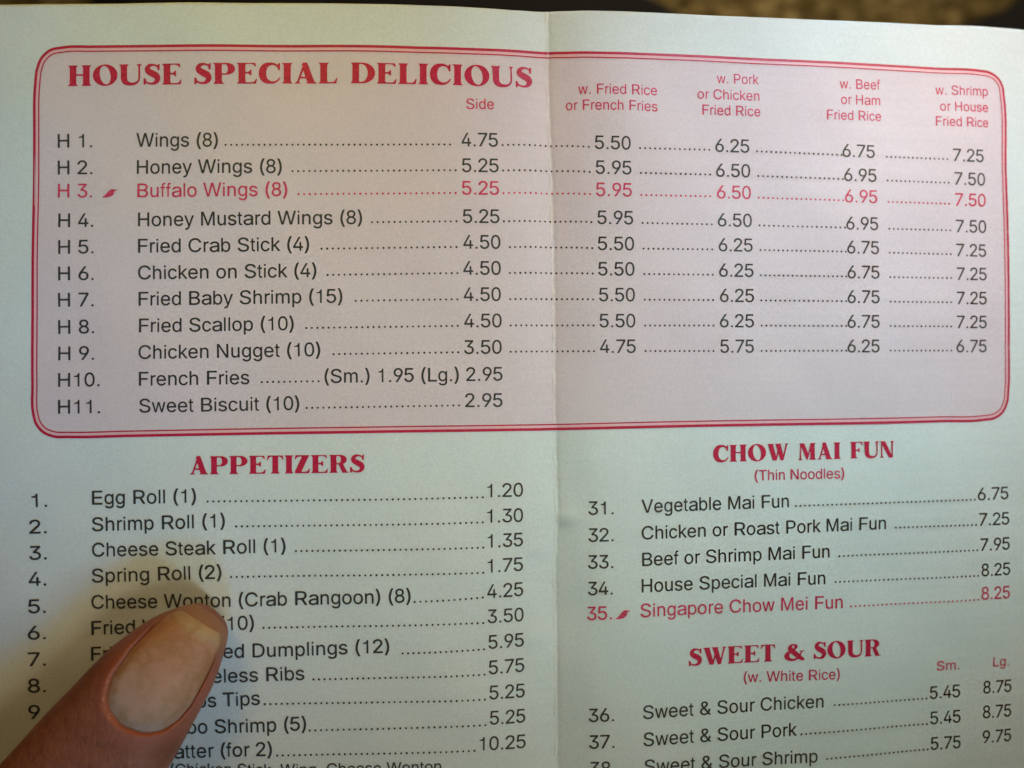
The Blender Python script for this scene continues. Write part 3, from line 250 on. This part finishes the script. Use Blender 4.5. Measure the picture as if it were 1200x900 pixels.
def on_sheet(x, y, lift=0.0):
    return Vector((x * MM, y * MM, (height(x, y) + lift) * MM))

def link(name, bm, material, parent=None, smooth=False):
    me = bpy.data.meshes.new(name); bm.to_mesh(me); bm.free()
    if smooth:
        for f in me.polygons: f.use_smooth = True
    for m in (material if isinstance(material, list) else [material]): me.materials.append(m)
    o = bpy.data.objects.new(name, me); COL.objects.link(o)
    if parent: o.parent = parent
    return o
def tag(o, label=None, cat=None, group=None, kind=None):
    for k, v in (('label', label), ('category', cat), ('group', group), ('kind', kind)):
        if v: o[k] = v
    return o

# columns of the grid: millimetres from the crease, dense where the paper bends
COLS = []
d = -106.0
while d < -14: COLS.append(d); d += 1.0
while d < -1.2: COLS.append(d); d += .3
while d < -.05: COLS.append(d); d += .1
COLS.append(0.0); d = .1
while d < 1.2: COLS.append(d); d += .1
while d < 14: COLS.append(d); d += .3
while d < 118: COLS.append(d); d += 1.0
BOTTOM = -79.5
def make_menu():
    bm = bmesh.new(); fold = bm.verts.layers.float.new('fold')
    NR = 300; grid = []
    for dcol in COLS:
        col = []
        for j in range(NR + 1):
            t = j / NR
            y = BOTTOM; x = crease(y) + dcol
            ytop = lin(TOP_EDGE, dcol + crease(62))
            y = BOTTOM + (ytop - BOTTOM) * t
            x = crease(y) + dcol
            v = bm.verts.new((x * MM, y * MM, height(x, y, -1 if dcol < 0 else 1) * MM))
            v[fold] = max(0.0, 1 - abs(dcol) / .42)
            col.append(v)
        grid.append(col)
    for a, b in zip(grid, grid[1:]):
        for j in range(NR): bm.faces.new((a[j], b[j], b[j + 1], a[j + 1]))
    bm.normal_update()
    # give the sheet its thickness
    T = .11 * MM
    under = {}
    for col in grid:
        for v in col: under[v] = bm.verts.new(v.co - Vector((0, 0, T)))
    for a, b in zip(grid, grid[1:]):
        for j in range(NR): bm.faces.new((under[a[j + 1]], under[b[j + 1]], under[b[j]], under[a[j]]))
    ring = [c[0] for c in grid] + grid[-1][1:] + [c[-1] for c in reversed(grid[:-1])] + grid[0][-2:0:-1]
    for p, q in zip(ring, ring[1:] + ring[:1]): bm.faces.new((q, p, under[p], under[q]))
    bm.normal_update()
    return link('menu', bm, PAPER, None, True)
menu = tag(make_menu(), 'unfolded pale takeout menu sheet printed in black and red with a vertical fold', 'menu')

# ------------------------------------------------------------ border and tinted panel
def densify(pts, step):
    out = []
    for a, b in zip(pts, pts[1:] + pts[:1]):
        n = max(1, int(math.hypot(b[0] - a[0], b[1] - a[1]) / step))
        for k in range(n): out.append((a[0] + (b[0] - a[0]) * k / n, a[1] + (b[1] - a[1]) * k / n))
    return out
def rounded(pts):       # Catmull-Rom through the measured outline
    out = []; n = len(pts)
    for i in range(n):
        a, b, c, e = (pts[(i + k) % n] for k in (-1, 0, 1, 2))
        L = math.hypot(c[0] - b[0], c[1] - b[1])
        m = max(2, int(L / .35))
        t0 = max(1e-6, math.hypot(b[0] - a[0], b[1] - a[1])); t2 = max(1e-6, math.hypot(e[0] - c[0], e[1] - c[1]))
        for k in range(m):
            t = k / m
            r = []
            for j in (0, 1):
                m1 = ((c[j] - b[j]) / L * t0 + (b[j] - a[j]) / t0 * L) / (t0 + L) * L
                m2 = ((e[j] - c[j]) / t2 * L + (c[j] - b[j]) / L * t2) / (t2 + L) * L
                r.append(b[j] * (1 + 2 * t) * (1 - t) ** 2 + m1 * t * (1 - t) ** 2 + c[j] * t * t * (3 - 2 * t) + m2 * t * t * (t - 1))
            out.append(tuple(r))
    return out
OUTLINE = rounded(BORDER)
def inset(pts, w):
    n = len(pts); out = []
    for i in range(n):
        a, b = pts[i - 3], pts[(i + 3) % n]
        dx, dy = b[0] - a[0], b[1] - a[1]; l = math.hypot(dx, dy)
        out.append((pts[i][0] + dy / l * w, pts[i][1] - dx / l * w))
    return out
def band(name, w0, w1, lift, material, parent):
    A, B = inset(OUTLINE, w0), inset(OUTLINE, w1)
    bm = bmesh.new()
    va = [bm.verts.new(on_sheet(*p, lift)) for p in A]; vb = [bm.verts.new(on_sheet(*p, lift)) for p in B]
    n = len(A)
    for i in range(n): bm.faces.new((va[i], vb[i], vb[(i + 1) % n], va[(i + 1) % n]))
    bmesh.ops.recalc_face_normals(bm, faces=bm.faces)
    if sum(f.normal.z for f in bm.faces) < 0: bmesh.ops.reverse_faces(bm, faces=bm.faces)
    return link(name, bm, material, parent)
def panel():
    P = inset(OUTLINE, .3)
    def cut(x):         # lowest and highest point of the outline at x
        ys = []
        for a, b in zip(P, P[1:] + P[:1]):
            if (a[0] - x) * (b[0] - x) <= 0 and a[0] != b[0]: ys.append(a[1] + (b[1] - a[1]) * (x - a[0]) / (b[0] - a[0]))
        return (min(ys), max(ys)) if len(ys) > 1 else None
    bm = bmesh.new(); fold = bm.verts.layers.float.new('fold'); cols = []
    x0, x1 = min(p[0] for p in P) + .02, max(p[0] for p in P) - .02
    cy = 30.0; ds = [x0 - crease(cy) + e for e in (0, .05, .15, .3, .5, .75)]
    ds += [c for c in COLS if ds[-1] + .1 < c < x1 - crease(cy) - .85] + [x1 - crease(cy) - e for e in (.75, .5, .3, .15, .05, 0)]
    NR = 140
    for dcol in ds:
        lo_hi = cut(max(x0, min(x1, crease(cy) + dcol)))
        lo, hi = lo_hi; col = []
        for j in range(NR + 1):
            y = lo + (hi - lo) * j / NR
            k = 1 - min(1, abs(dcol) / 60.0)          # columns run along the crease near it, straight near the ends
            x = crease(cy) + dcol + (crease(y) - crease(cy)) * k
            v = bm.verts.new((x * MM, y * MM, (height(x, y, -1 if dcol < 0 else 1) + .03) * MM)); v[fold] = max(0.0, 1 - abs(dcol) / .42); col.append(v)
        cols.append(col)
    for a, b in zip(cols, cols[1:]):
        for j in range(NR): bm.faces.new((a[j], b[j], b[j + 1], a[j + 1]))
    return link('tinted_panel', bm, TINT, menu, True)
pan = panel()
band('border_line', 0, .46, .075, CRIMSON, pan)
band('border_gap', .42, .92, .055, PALE, pan)
band('border_line', .90, 1.12, .075, CRIMSON, pan)

# ------------------------------------------------------------ lettering
def load_font(text):
    F = {}
    for line in text.strip('\n').split('\n'):
        ch, adv, cs = line.split('|') if line[0] != '|' else ('|', 0, '')
        loops = [[tuple(map(int, p.split())) for p in c.split(',')] for c in cs.split(';')] if cs else []
        tris = tessellate_polygon([[Vector((x, y, 0)) for x, y in c] for c in loops]) if loops else []
        F[ch] = (int(adv), [p for c in loops for p in c], tris)
    return F
SANS_F, SERIF_F = load_font(SANS), load_font(SERIF)
def spacing(F, s):
    x = 0; lo = 1e9; hi = -1e9; pos = []
    for ch in s:
        adv, pts, _ = F[ch]; pos.append(x)
        if pts: lo = min(lo, x + min(p[0] for p in pts)); hi = max(hi, x + max(p[0] for p in pts))
        x += adv
    return pos, lo, hi
LIFT = .085
def letters(bm, F, s, path, cap, capunits):
    """set the string along a polyline of points on the sheet, its ink filling the path from end to end"""
    pos, lo, hi = spacing(F, s)
    seg = [math.hypot(b[0] - a[0], b[1] - a[1]) for a, b in zip(path, path[1:])]; L = sum(seg)
    k = cap / capunits
    def at(u):
        i = 0
        while i < len(seg) - 1 and u > seg[i]: u -= seg[i]; i += 1
        a, b = path[i], path[i + 1]; t = u / seg[i]; dx, dy = (b[0] - a[0]) / seg[i], (b[1] - a[1]) / seg[i]
        return a[0] + (b[0] - a[0]) * t, a[1] + (b[1] - a[1]) * t, dx, dy
    for ch, px in zip(s, pos):
        adv, pts, tris = F[ch]
        if not pts: continue
        vs = []
        for x, y in pts:
            bx, by, dx, dy = at((px + x - lo) / (hi - lo) * L)
            # letters stand upright on the sheet; only a little of the line's slope turns them
            qx, qy = bx - dy * .6 * y * k, by + y * k
            vs.append(bm.verts.new(on_sheet(qx, qy, LIFT)))
        for t in tris:
            try:
                f = bm.faces.new([vs[i] for i in t])
                f.normal_update()
                if f.normal.z < 0: f.normal_flip()
            except ValueError: pass
def dots(bm, x0, y0, x1, y1, xm, ym):
    pitch = .935 if x1 < 3 else (.90 if x0 < 20 else .862)
    n = max(2, round(math.hypot(x1 - x0, y1 - y0) / pitch) + 1)
    r = .190
    for i in range(n):
        t = i / (n - 1); rr = r * random.uniform(.93, 1.07)
        a, b, c = 2 * (t - .5) * (t - 1), 4 * t * (1 - t), 2 * t * (t - .5)
        cx = x0 + (x1 - x0) * t; cy = a * y0 + b * ym + c * y1 + r
        vs = [bm.verts.new(on_sheet(cx + rr * math.cos(q), cy + rr * math.sin(q), LIFT)) for q in [math.pi / 8 + math.pi / 4 * j for j in range(8)]]
        bm.faces.new(vs)
PEPPER = [(0, 0), (.15, -.02), (.35, 0), (.55, .08), (.70, .22), (.78, .42), (.80, .60), (.84, .70), (1.0, .80), (1.0, .90), (.84, .84), (.76, .90), (.66, .92), (.54, .84), (.42, .66), (.32, .46), (.22, .27), (.10, .11)]
random.seed(4)
for ink, items in ROWS:
    material = RED if ink == 'red' else BLACK
    first = None
    for it in items:
        bm = bmesh.new(); kind = it[0]
        if kind == 'dots': dots(bm, *it[2:]); nm = 'dot_leader'
        elif kind == 'pepper':
            _, _, x0, y0, x1, y1 = it; nm = 'pepper_mark'
            v = [Vector((x0 + (x1 - x0) * a, y0 + (y1 - y0) * b, 0)) for a, b in PEPPER]
            vs = [bm.verts.new(on_sheet(p.x, p.y, LIFT)) for p in v]
            for t in tessellate_polygon([v]):
                f = bm.faces.new([vs[i] for i in t]); f.normal_update()
                if f.normal.z < 0: f.normal_flip()
        else:
            letters(bm, SANS_F, it[1], [(it[2], it[3]), (it[4], it[5])], 1.75 if kind == 'small' else 2.30, 718)
            nm = {'name': 'menu_line', 'number': 'line_number', 'price': 'price', 'small': 'menu_line'}[kind]
        o = link(nm, bm, material, first or menu)
        if not first:
            first = o
            if ink == 'red': o['label'] = 'menu line printed in pinkish red'
for words in HEADINGS:
    bm = bmesh.new()
    for s, cap, pts in words: letters(bm, SERIF_F, s, pts, cap, 1000)
    link('section_heading', bm, CRIMSON, menu)
for lines in COLUMN_HEADS:
    bm = bmesh.new()
    for _, s, x0, y0, x1, y1 in lines: letters(bm, SANS_F, s, [(x0, y0), (x1, y1)], 1.74, 718)
    link('column_heading', bm, RED, menu)
for _, s, x0, y0, x1, y1 in SUBTITLES:
    bm = bmesh.new(); letters(bm, SANS_F, s, [(x0, y0), (x1, y1)], 1.84, 718)
    link('subtitle', bm, RED, menu)

# ------------------------------------------------------------ the hand: thumb over the sheet, fingers under it
def skin_material():
    m, nt, p = mat('skin', (.26, .09, .05), .50, .28)
    big = noise_on(nt, 120, 4); fine = noise_on(nt, 900, 5, .65)
    c = ramp(nt, big, [(.30, (.175, .054, .028)), (.50, (.255, .088, .050)), (.70, (.345, .135, .082))])
    c = mix(nt, .35, c, ramp(nt, fine, [(.3, (.155, .045, .022)), (.7, (.35, .145, .09))]))
    fu = node(nt, 'ShaderNodeAttribute', attribute_name='flush')
    c = mix(nt, fu.outputs['Fac'], c, (.34, .108, .064))
    ti = node(nt, 'ShaderNodeAttribute', attribute_name='callus'); c = mix(nt, ti.outputs['Fac'], c, (.33, .165, .085))
    at = node(nt, 'ShaderNodeAttribute', attribute_name='dry'); fl = noise_on(nt, 1300, 3, .7)
    mm = node(nt, 'ShaderNodeMath', operation='MULTIPLY'); nt.links.new(at.outputs['Fac'], mm.inputs[0]); nt.links.new(fl, mm.inputs[1])
    c = mix(nt, ramp(nt, mm.outputs[0], [(.50, (0, 0, 0)), (.62, (.8, .8, .8))]), c, (.52, .36, .24))
    nt.links.new(c, p.inputs['Base Color'])
    p.inputs['Subsurface Weight'].default_value = .12; p.inputs['Subsurface Radius'].default_value = (.0022, .0009, .0005); p.inputs['Subsurface Scale'].default_value = 1.0
    w = node(nt, 'ShaderNodeTexVoronoi', feature='DISTANCE_TO_EDGE', Scale=1.0); nt.links.new(coords(nt, 1500), w.inputs['Vector'])
    s = node(nt, 'ShaderNodeMath', operation='MULTIPLY'); nt.links.new(w.outputs['Distance'], s.inputs[0]); s.inputs[1].default_value = 1.2
    a = node(nt, 'ShaderNodeMath', operation='ADD'); nt.links.new(s.outputs[0], a.inputs[0]); nt.links.new(fine, a.inputs[1])
    cr = node(nt, 'ShaderNodeTexVoronoi', feature='DISTANCE_TO_EDGE', Scale=1.0); mp = node(nt, 'ShaderNodeMapping'); mp.inputs['Rotation'].default_value = (0, 0, .93); mp.inputs['Scale'].default_value = (800, 330, 500)
    tc = node(nt, 'ShaderNodeTexCoord'); nt.links.new(tc.outputs['Object'], mp.inputs['Vector']); nt.links.new(mp.outputs[0], cr.inputs['Vector'])
    lo = node(nt, 'ShaderNodeMath', operation='MINIMUM'); nt.links.new(cr.outputs['Distance'], lo.inputs[0]); lo.inputs[1].default_value = .12
    l2 = node(nt, 'ShaderNodeMath', operation='MULTIPLY_ADD'); nt.links.new(lo.outputs[0], l2.inputs[0]); l2.inputs[1].default_value = 5.0; nt.links.new(a.outputs[0], l2.inputs[2]); a = l2
    bump(nt, p, a.outputs[0], .55, 0.00016)
    return m
def nail_material():
    m, nt, p = mat('fingernail', (.30, .17, .10), .47, .30)
    u = node(nt, 'ShaderNodeAttribute', attribute_name='along'); big = noise_on(nt, 190, 5, .65)
    base = ramp(nt, u.outputs['Fac'], [(.0, (.40, .29, .25)), (.14, (.40, .265, .20)), (.35, (.44, .265, .185)), (.62, (.46, .245, .155)), (.90, (.46, .235, .14)), (.95, (.44, .29, .16)), (1.0, (.43, .30, .16))])
    blot = ramp(nt, big, [(.30, (1.08, 1.05, 1.10)), (.46, (1, 1, 1)), (.58, (.80, .74, .55)), (.68, (.97, .95, .92)), (.80, (1.10, 1.10, 1.12))])
    c = mix(nt, 1.0, base, blot, 'MULTIPLY')
    ridges = node(nt, 'ShaderNodeAttribute', attribute_name='across')
    nt.links.new(c, p.inputs['Base Color'])
    sn = node(nt, 'ShaderNodeTexNoise', Scale=1.0, Detail=2.0, noise_dimensions='1D'); mu = node(nt, 'ShaderNodeMath', operation='MULTIPLY'); mu.inputs[1].default_value = 26
    nt.links.new(ridges.outputs['Fac'], mu.inputs[0]); nt.links.new(mu.outputs[0], sn.inputs['W'])
    ad = node(nt, 'ShaderNodeMath', operation='ADD'); nt.links.new(sn.outputs[0], ad.inputs[0]); nt.links.new(big, ad.inputs[1])
    bump(nt, p, ad.outputs[0], .25, 0.00015)
    p.inputs['Subsurface Weight'].default_value = .08; p.inputs['Subsurface Radius'].default_value = (.001, .0005, .0003); p.inputs['Subsurface Scale'].default_value = 1.0
    return m
SKIN, NAIL = skin_material(), nail_material()
AX = Vector((-.6, -.8, 0)); PX = Vector((.8, -.6, 0))      # back along the thumb; across it, towards its right side
TIP = Vector((-49.4, -36.25, 0))
# distance back from the tip: left edge, right edge, underside, top (mm)
THUMB = [(0.0, -.4, 1.4, 4.6, 6.6), (.35, -1.7, 3.3, 3.0, 8.2), (1.2, -2.6, 4.9, 1.9, 9.4), (2.4, -3.6, 5.8, 1.2, 10.2), (3.6, -4.35, 6.35, .9, 10.7),
         (6.4, -5.9, 7.4, .7, 11.5), (8.8, -6.8, 8.2, .7, 12.1), (12, -7.7, 9.0, .8, 12.7), (14.7, -8.35, 9.4, .9, 13.1), (18.5, -8.9, 10.0, 1.1, 13.5), (24.6, -9.5, 10.9, 1.4, 14.2),
         (31, -10.2, 11.6, 1.6, 15.0), (37, -10.6, 12.1, 1.8, 15.8), (45, -11.3, 13.2, 1.6, 17.0), (55, -13, 15.5, .6, 18.0), (66, -15.5, 19, -3.0, 18), (80, -18, 24, -12, 15), (98, -20, 28, -24, 8), (118, -19, 27, -40, -6), (140, -16, 22, -58, -22), (165, -16, 20, -78, -42)]
tcol = [pchip([(r[0], r[k]) for r in THUMB]) for k in range(1, 5)]
NAIL_OUT = [(1.15, 1.0), (1.05, 3.0), (1.5, 4.6), (3.0, 5.55), (5.7, 6.35), (9.2, 7.25), (13.9, 8.0), (17.0, 7.9), (19.5, 7.0), (21.1, 5.0), (21.95, 1.5), (21.0, -1.7), (19.8, -3.1), (16.7, -4.5), (11.1, -4.95), (6.2, -4.5), (4.2, -4.05), (2.3, -2.7), (1.4, -1.0)]
NAIL_OUT = [(max(s - .45 - .3 * max(0, 1 - s / 6), .85 + .03 * abs(q - 1.5) ** 2), q) for s, q in NAIL_OUT]
nail_poly = densify(NAIL_OUT, .25)
def smooth_loop(p, n):
    for _ in range(n): p = [((p[i - 1][0] + 2 * p[i][0] + p[(i + 1) % len(p)][0]) / 4, (p[i - 1][1] + 2 * p[i][1] + p[(i + 1) % len(p)][1]) / 4) for i in range(len(p))]
    return p
nail_poly = smooth_loop(nail_poly, 6)
def nail_dist(s, q):     # signed distance to the nail's outline, negative inside
    best = 1e9; ins = False
    n = len(nail_poly)
    for i in range(n):
        ax, ay = nail_poly[i]; bx, by = nail_poly[(i + 1) % n]
        dx, dy = bx - ax, by - ay; t = max(0, min(1, ((s - ax) * dx + (q - ay) * dy) / (dx * dx + dy * dy)))
        d = math.hypot(s - ax - dx * t, q - ay - dy * t)
        best = min(best, d)
        if (ay > q) != (by > q) and s < (bx - ax) * (q - ay) / (by - ay) + ax: ins = not ins
    return -best if ins else best
ROLL = .16               # the thumb is rolled a little so that its nail faces right of the lens
def thumb_section(s):
    l, r, b, t = (f(s) for f in tcol)
    return (l + r) / 2, (r - l) / 2, (b + t) / 2, (t - b) / 2
def thumb_point(s, ang):
    qc, w, zc, hh = thumb_section(s)
    e = .80
    c, sn = math.cos(ang), math.sin(ang)
    q = w * math.copysign(abs(c) ** e, c); z = hh * math.copysign(abs(sn) ** (e + .12), sn)
    z += ROLL * q * .45 * max(0, 1 - s / 60) * (-1)
    return qc + q, zc + z
def top_height(s, q):
    qc, w, zc, hh = thumb_section(s)
    u = max(-1, min(1, (q - qc) / w)); c = math.copysign(abs(u) ** (1 / .80), u)
    sn = math.sqrt(max(0, 1 - c * c))
    return zc + hh * sn ** .92 - ROLL * (q - qc) * .45 * max(0, 1 - s / 60)
def place(s, q, z): 
    v = TIP + AX * (s * .87) + PX * (q * .96)
    return Vector((v.x * MM, v.y * MM, z * MM))
def sstep(a, b, x):
    t = max(0, min(1, (x - a) / (b - a))); return t * t * (3 - 2 * t)
def make_hand():
    bm = bmesh.new()
    S = []; s = 0.0
    while s < 3: S.append(s); s += .12 if s > .3 else .06
    while s < 40: S.append(s); s += .26
    while s < 165: S.append(s); s += 1.6
    N = 168; dry = bm.verts.layers.float.new('dry'); flush = bm.verts.layers.float.new('flush'); callus = bm.verts.layers.float.new('callus'); rings = []
    for s in S:
        ring = []
        for k in range(N):
            a = 2 * math.pi * k / N
            q, z = thumb_point(s, a)
            if math.sin(a) > -.1 and s < 30:
                d = nail_dist(s, q)
                if d < 4:
                    z -= .95 * (1 - sstep(-.5 + .45 * sstep(3, 7, s), .10 + .22 * sstep(3, 7, s), d))                     # bed under the nail
                    back = sstep(2, 7, s)
                    side = 1.0 if q < 0 else .55
                    z += .34 * side * back * sstep(-.05, .35, d) * (1 - sstep(.5, 2.6, d))
            if s > 24:                                                   # skin creases behind the nail and at the joint
                f = max(0, math.sin(a))
                for c0, wd, k0 in ((27.5, .5, .05), (31, .6, .09), (33.2, .5, .12), (35.4, .6, .10), (38, .7, .08)):
                    z -= f * k0 * math.exp(-((s + .35 * math.sin(q * .7 + c0) + .02 * q * q * .4 - c0) / wd) ** 2)
            nv = bm.verts.new(place(s, q, z)); ring.append(nv)
            if math.sin(a) > -.1 and s < 30: nv[flush] = (1 - sstep(.4, 4.2, nail_dist(s, q))) * sstep(3, 10, s); nv[callus] = .9 * (1 - sstep(2, 6.5, s))
            if math.sin(a) > -.1 and s < 26: nv[dry] = sstep(13, 16, s) * sstep(.02, .2, d) * (1 - sstep(.45, 1.0, d)) * (1 - sstep(1.5, 5, q))
        rings.append(ring)
    for A, B in zip(rings, rings[1:]):
        for k in range(N): bm.faces.new((A[k], A[(k + 1) % N], B[(k + 1) % N], B[k]))
    bm.faces.new(rings[0][::-1]); bm.faces.new(rings[-1])
    bmesh.ops.recalc_face_normals(bm, faces=bm.faces)
    # palm and four fingers that carry the sheet from below, grown from a skeleton
    sk = bpy.data.meshes.new('fingers'); pts = []; ed = []; rad = []
    def add(p, r, prev=None):
        pts.append(tuple(c * MM for c in p)); rad.append(r * MM)
        if prev is not None: ed.append((prev, len(pts) - 1))
        return len(pts) - 1
    wrist = add((-148, -150, -52), 22); palm = add((-118, -122, -34), 24, wrist); core = add((-92, -104, -26), 19, palm)
    for root, tips in (((-62, -92, -22), [(-38, -70, -17), (-14, -50, -14.5), (4, -36, -15)]),
                       ((-56, -106, -26), [(-28, -86, -19), (0, -66, -15.5), (22, -52, -15.5)]),
                       ((-56, -120, -30), [(-26, -104, -22), (2, -86, -17.5), (22, -73, -17)]),
                       ((-62, -134, -36), [(-36, -122, -28), (-14, -108, -22), (2, -98, -20)])):
        i = add(root, 10.5, core)
        for j, p in enumerate(tips): i = add(p, (8.6, 7.8, 6.8)[j], i)
    sk.from_pydata(pts, ed, []); so = bpy.data.objects.new('fingers', sk); COL.objects.link(so)
    md = so.modifiers.new('skin', 'SKIN'); md.use_smooth_shade = True
    for v, r in zip(sk.skin_vertices[0].data, rad): v.radius = (r, r)
    sk.skin_vertices[0].data[0].use_root = True
    so.modifiers.new('sub', 'SUBSURF').levels = 2
    dg = bpy.context.evaluated_depsgraph_get(); me = bpy.data.meshes.new_from_object(so.evaluated_get(dg))
    bm.from_mesh(me); bpy.data.objects.remove(so); bpy.data.meshes.remove(me)
    return link('hand', bm, SKIN, None, True)
hand = tag(make_hand(), 'hand whose thumb with a broad dull nail presses on the lower left of the menu', 'hand')
def make_nail():
    bm = bmesh.new(); al = bm.verts.layers.float.new('along'); ac = bm.verts.layers.float.new('across')
    R = 22; n = len(nail_poly)
    cs, cq = 11.5, 1.6
    rows = []
    for i in range(R + 1):
        f = i / R; row = []
        for (s0, q0) in (nail_poly if i else [(cs, cq)] * 1):
            s, q = cs + (s0 - cs) * f, cq + (q0 - cq) * f
            z = top_height(s, q) + .02 + .10 * (1 - f ** 3) + .16 * (1 - sstep(1, 6, s)) - .42 * sstep(.80, 1, f) * sstep(3, 6, s)
            v = bm.verts.new(place(s, q, z)); v[al] = max(0, min(1, 1 - (s - 1.3) / 20.4)); v[ac] = q / 8
            row.append(v)
        rows.append(row)
    for k in range(n): bm.faces.new((rows[0][0], rows[1][k], rows[1][(k + 1) % n]))
    for A, B in zip(rows[1:], rows[2:]):
        for k in range(n): bm.faces.new((A[k], B[k], B[(k + 1) % n], A[(k + 1) % n]))
    skirt = []                                                          # edge thickness
    for v in rows[-1]:
        w = bm.verts.new(v.co - Vector((0, 0, .45 * MM))); w[al] = v[al]; w[ac] = v[ac]; skirt.append(w)
    for k in range(n): bm.faces.new((rows[-1][k], skirt[k], skirt[(k + 1) % n], rows[-1][(k + 1) % n]))
    bmesh.ops.recalc_face_normals(bm, faces=bm.faces)
    return link('thumbnail', bm, NAIL, hand, True)
make_nail()

# ------------------------------------------------------------ below: carpet and the reader's dark trousers
FLOOR = -.42
def carpet():
    m, nt, p = mat('olive_carpet', (.16, .12, .06), .95, .1)
    t = noise_on(nt, 85, 3, .6); u = noise_on(nt, 20, 3)
    c = ramp(nt, t, [(.33, (.035, .024, .008)), (.5, (.19, .138, .060)), (.66, (.46, .36, .19))])
    c = mix(nt, .3, c, ramp(nt, u, [(.3, (.12, .08, .03)), (.7, (.28, .21, .10))]))
    nt.links.new(c, p.inputs['Base Color']); bump(nt, p, t, 1.0, .012)
    bm = bmesh.new(); random.seed(9)
    bmesh.ops.create_grid(bm, x_segments=2, y_segments=2, size=2.0)
    # the part in view gets real tufts
    n = 120
    for v in bm.verts: v.co.z = FLOOR - .006
    g = [[bm.verts.new((-.40 + .80 * i / n, -.02 + .50 * j / n, FLOOR + random.uniform(-.003, .005))) for j in range(n + 1)] for i in range(n + 1)]
    for i in range(n):
        for j in range(n): bm.faces.new((g[i][j], g[i + 1][j], g[i + 1][j + 1], g[i][j + 1]))
    return link('carpet', bm, m, None, True)
tag(carpet(), kind='structure', label='olive tan carpet seen out of focus past the top of the menu', cat='carpet')
def trousers():
    m, nt, p = mat('black_trouser_cloth', (.010, .010, .014), .85, .2)
    f = noise_on(nt, 900, 3); nt.links.new(ramp(nt, f, [(.3, (.006, .006, .009)), (.7, (.016, .015, .020))]), p.inputs['Base Color'])
    bump(nt, p, noise_on(nt, 60, 3), .5, .004)
    z = -.325; k = .475 / 1050
    def w(px, py): return ((px - 600) * k, (450 - py) * k)
    cx, cy = w(974, 107)
    bm = bmesh.new()
    def limb(pts, segs=10, N=28):
        P = [Vector(p[:3]) for p in pts]; R = [p[3] for p in pts]
        P = [2 * P[0] - P[1]] + P + [2 * P[-1] - P[-2]]; R = [R[0]] + R + [R[-1]]
        C = []
        for i in range(1, len(P) - 2):
            for k in range(segs):
                t = k / segs; q = [(-t + 2 * t * t - t ** 3) / 2, (2 - 5 * t * t + 3 * t ** 3) / 2, (t + 4 * t * t - 3 * t ** 3) / 2, (t ** 3 - t * t) / 2]
                C.append((sum((P[i - 1 + j] * q[j] for j in range(4)), Vector()), sum(R[i - 1 + j] * q[j] for j in range(4))))
        C.append((P[-2], R[-2]))
        rings = []
        for i, (p, r) in enumerate(C):
            d = (C[min(i + 1, len(C) - 1)][0] - C[max(i - 1, 0)][0]).normalized()
            u = d.cross(Vector((0, 0, 1))).normalized(); v = u.cross(d)
            e = min(1, .35 + .3 * min(i, len(C) - 1 - i))
            wob = 1 + .02 * math.sin(i * 1.3)
            rings.append([bm.verts.new(p + (u * math.cos(a) + v * math.sin(a)) * r * e * (wob + .015 * math.sin(3 * a + i))) for a in [2 * math.pi * k / N for k in range(N)]])
        for A, B in zip(rings, rings[1:]):
            for k in range(N): bm.faces.new((A[k], A[(k + 1) % N], B[(k + 1) % N], B[k]))
        bm.faces.new(rings[0][::-1]); bm.faces.new(rings[-1])
    # thighs spread from the crotch to the knees, shins folded back underneath
    limb([(cx - .02, cy - .135, z, .10), (cx - .085, cy - .078, z, .098), (cx - .19, cy - .022, z, .094), (cx - .285, cy + .022, z, .086), (cx - .335, cy - .02, z - .02, .066), (cx - .29, cy - .12, z - .035, .052), (cx - .18, cy - .23, z - .04, .045)])
    limb([(cx + .02, cy - .135, z, .10), (cx + .095, cy - .066, z, .098), (cx + .20, cy - .006, z, .094), (cx + .32, cy + .06, z, .086), (cx + .38, cy + .02, z - .02, .066), (cx + .34, cy - .10, z - .035, .052), (cx + .22, cy - .22, z - .04, .045)])
    limb([(cx - .10, cy - .20, z + .01, .10), (cx, cy - .20, z + .01, .125), (cx + .10, cy - .20, z + .01, .10)])
    bmesh.ops.recalc_face_normals(bm, faces=bm.faces)
    return link('trousers', bm, m, None, True)
tag(trousers(), 'black trousers of the seated reader, out of focus on the carpet behind the menu', 'trousers')
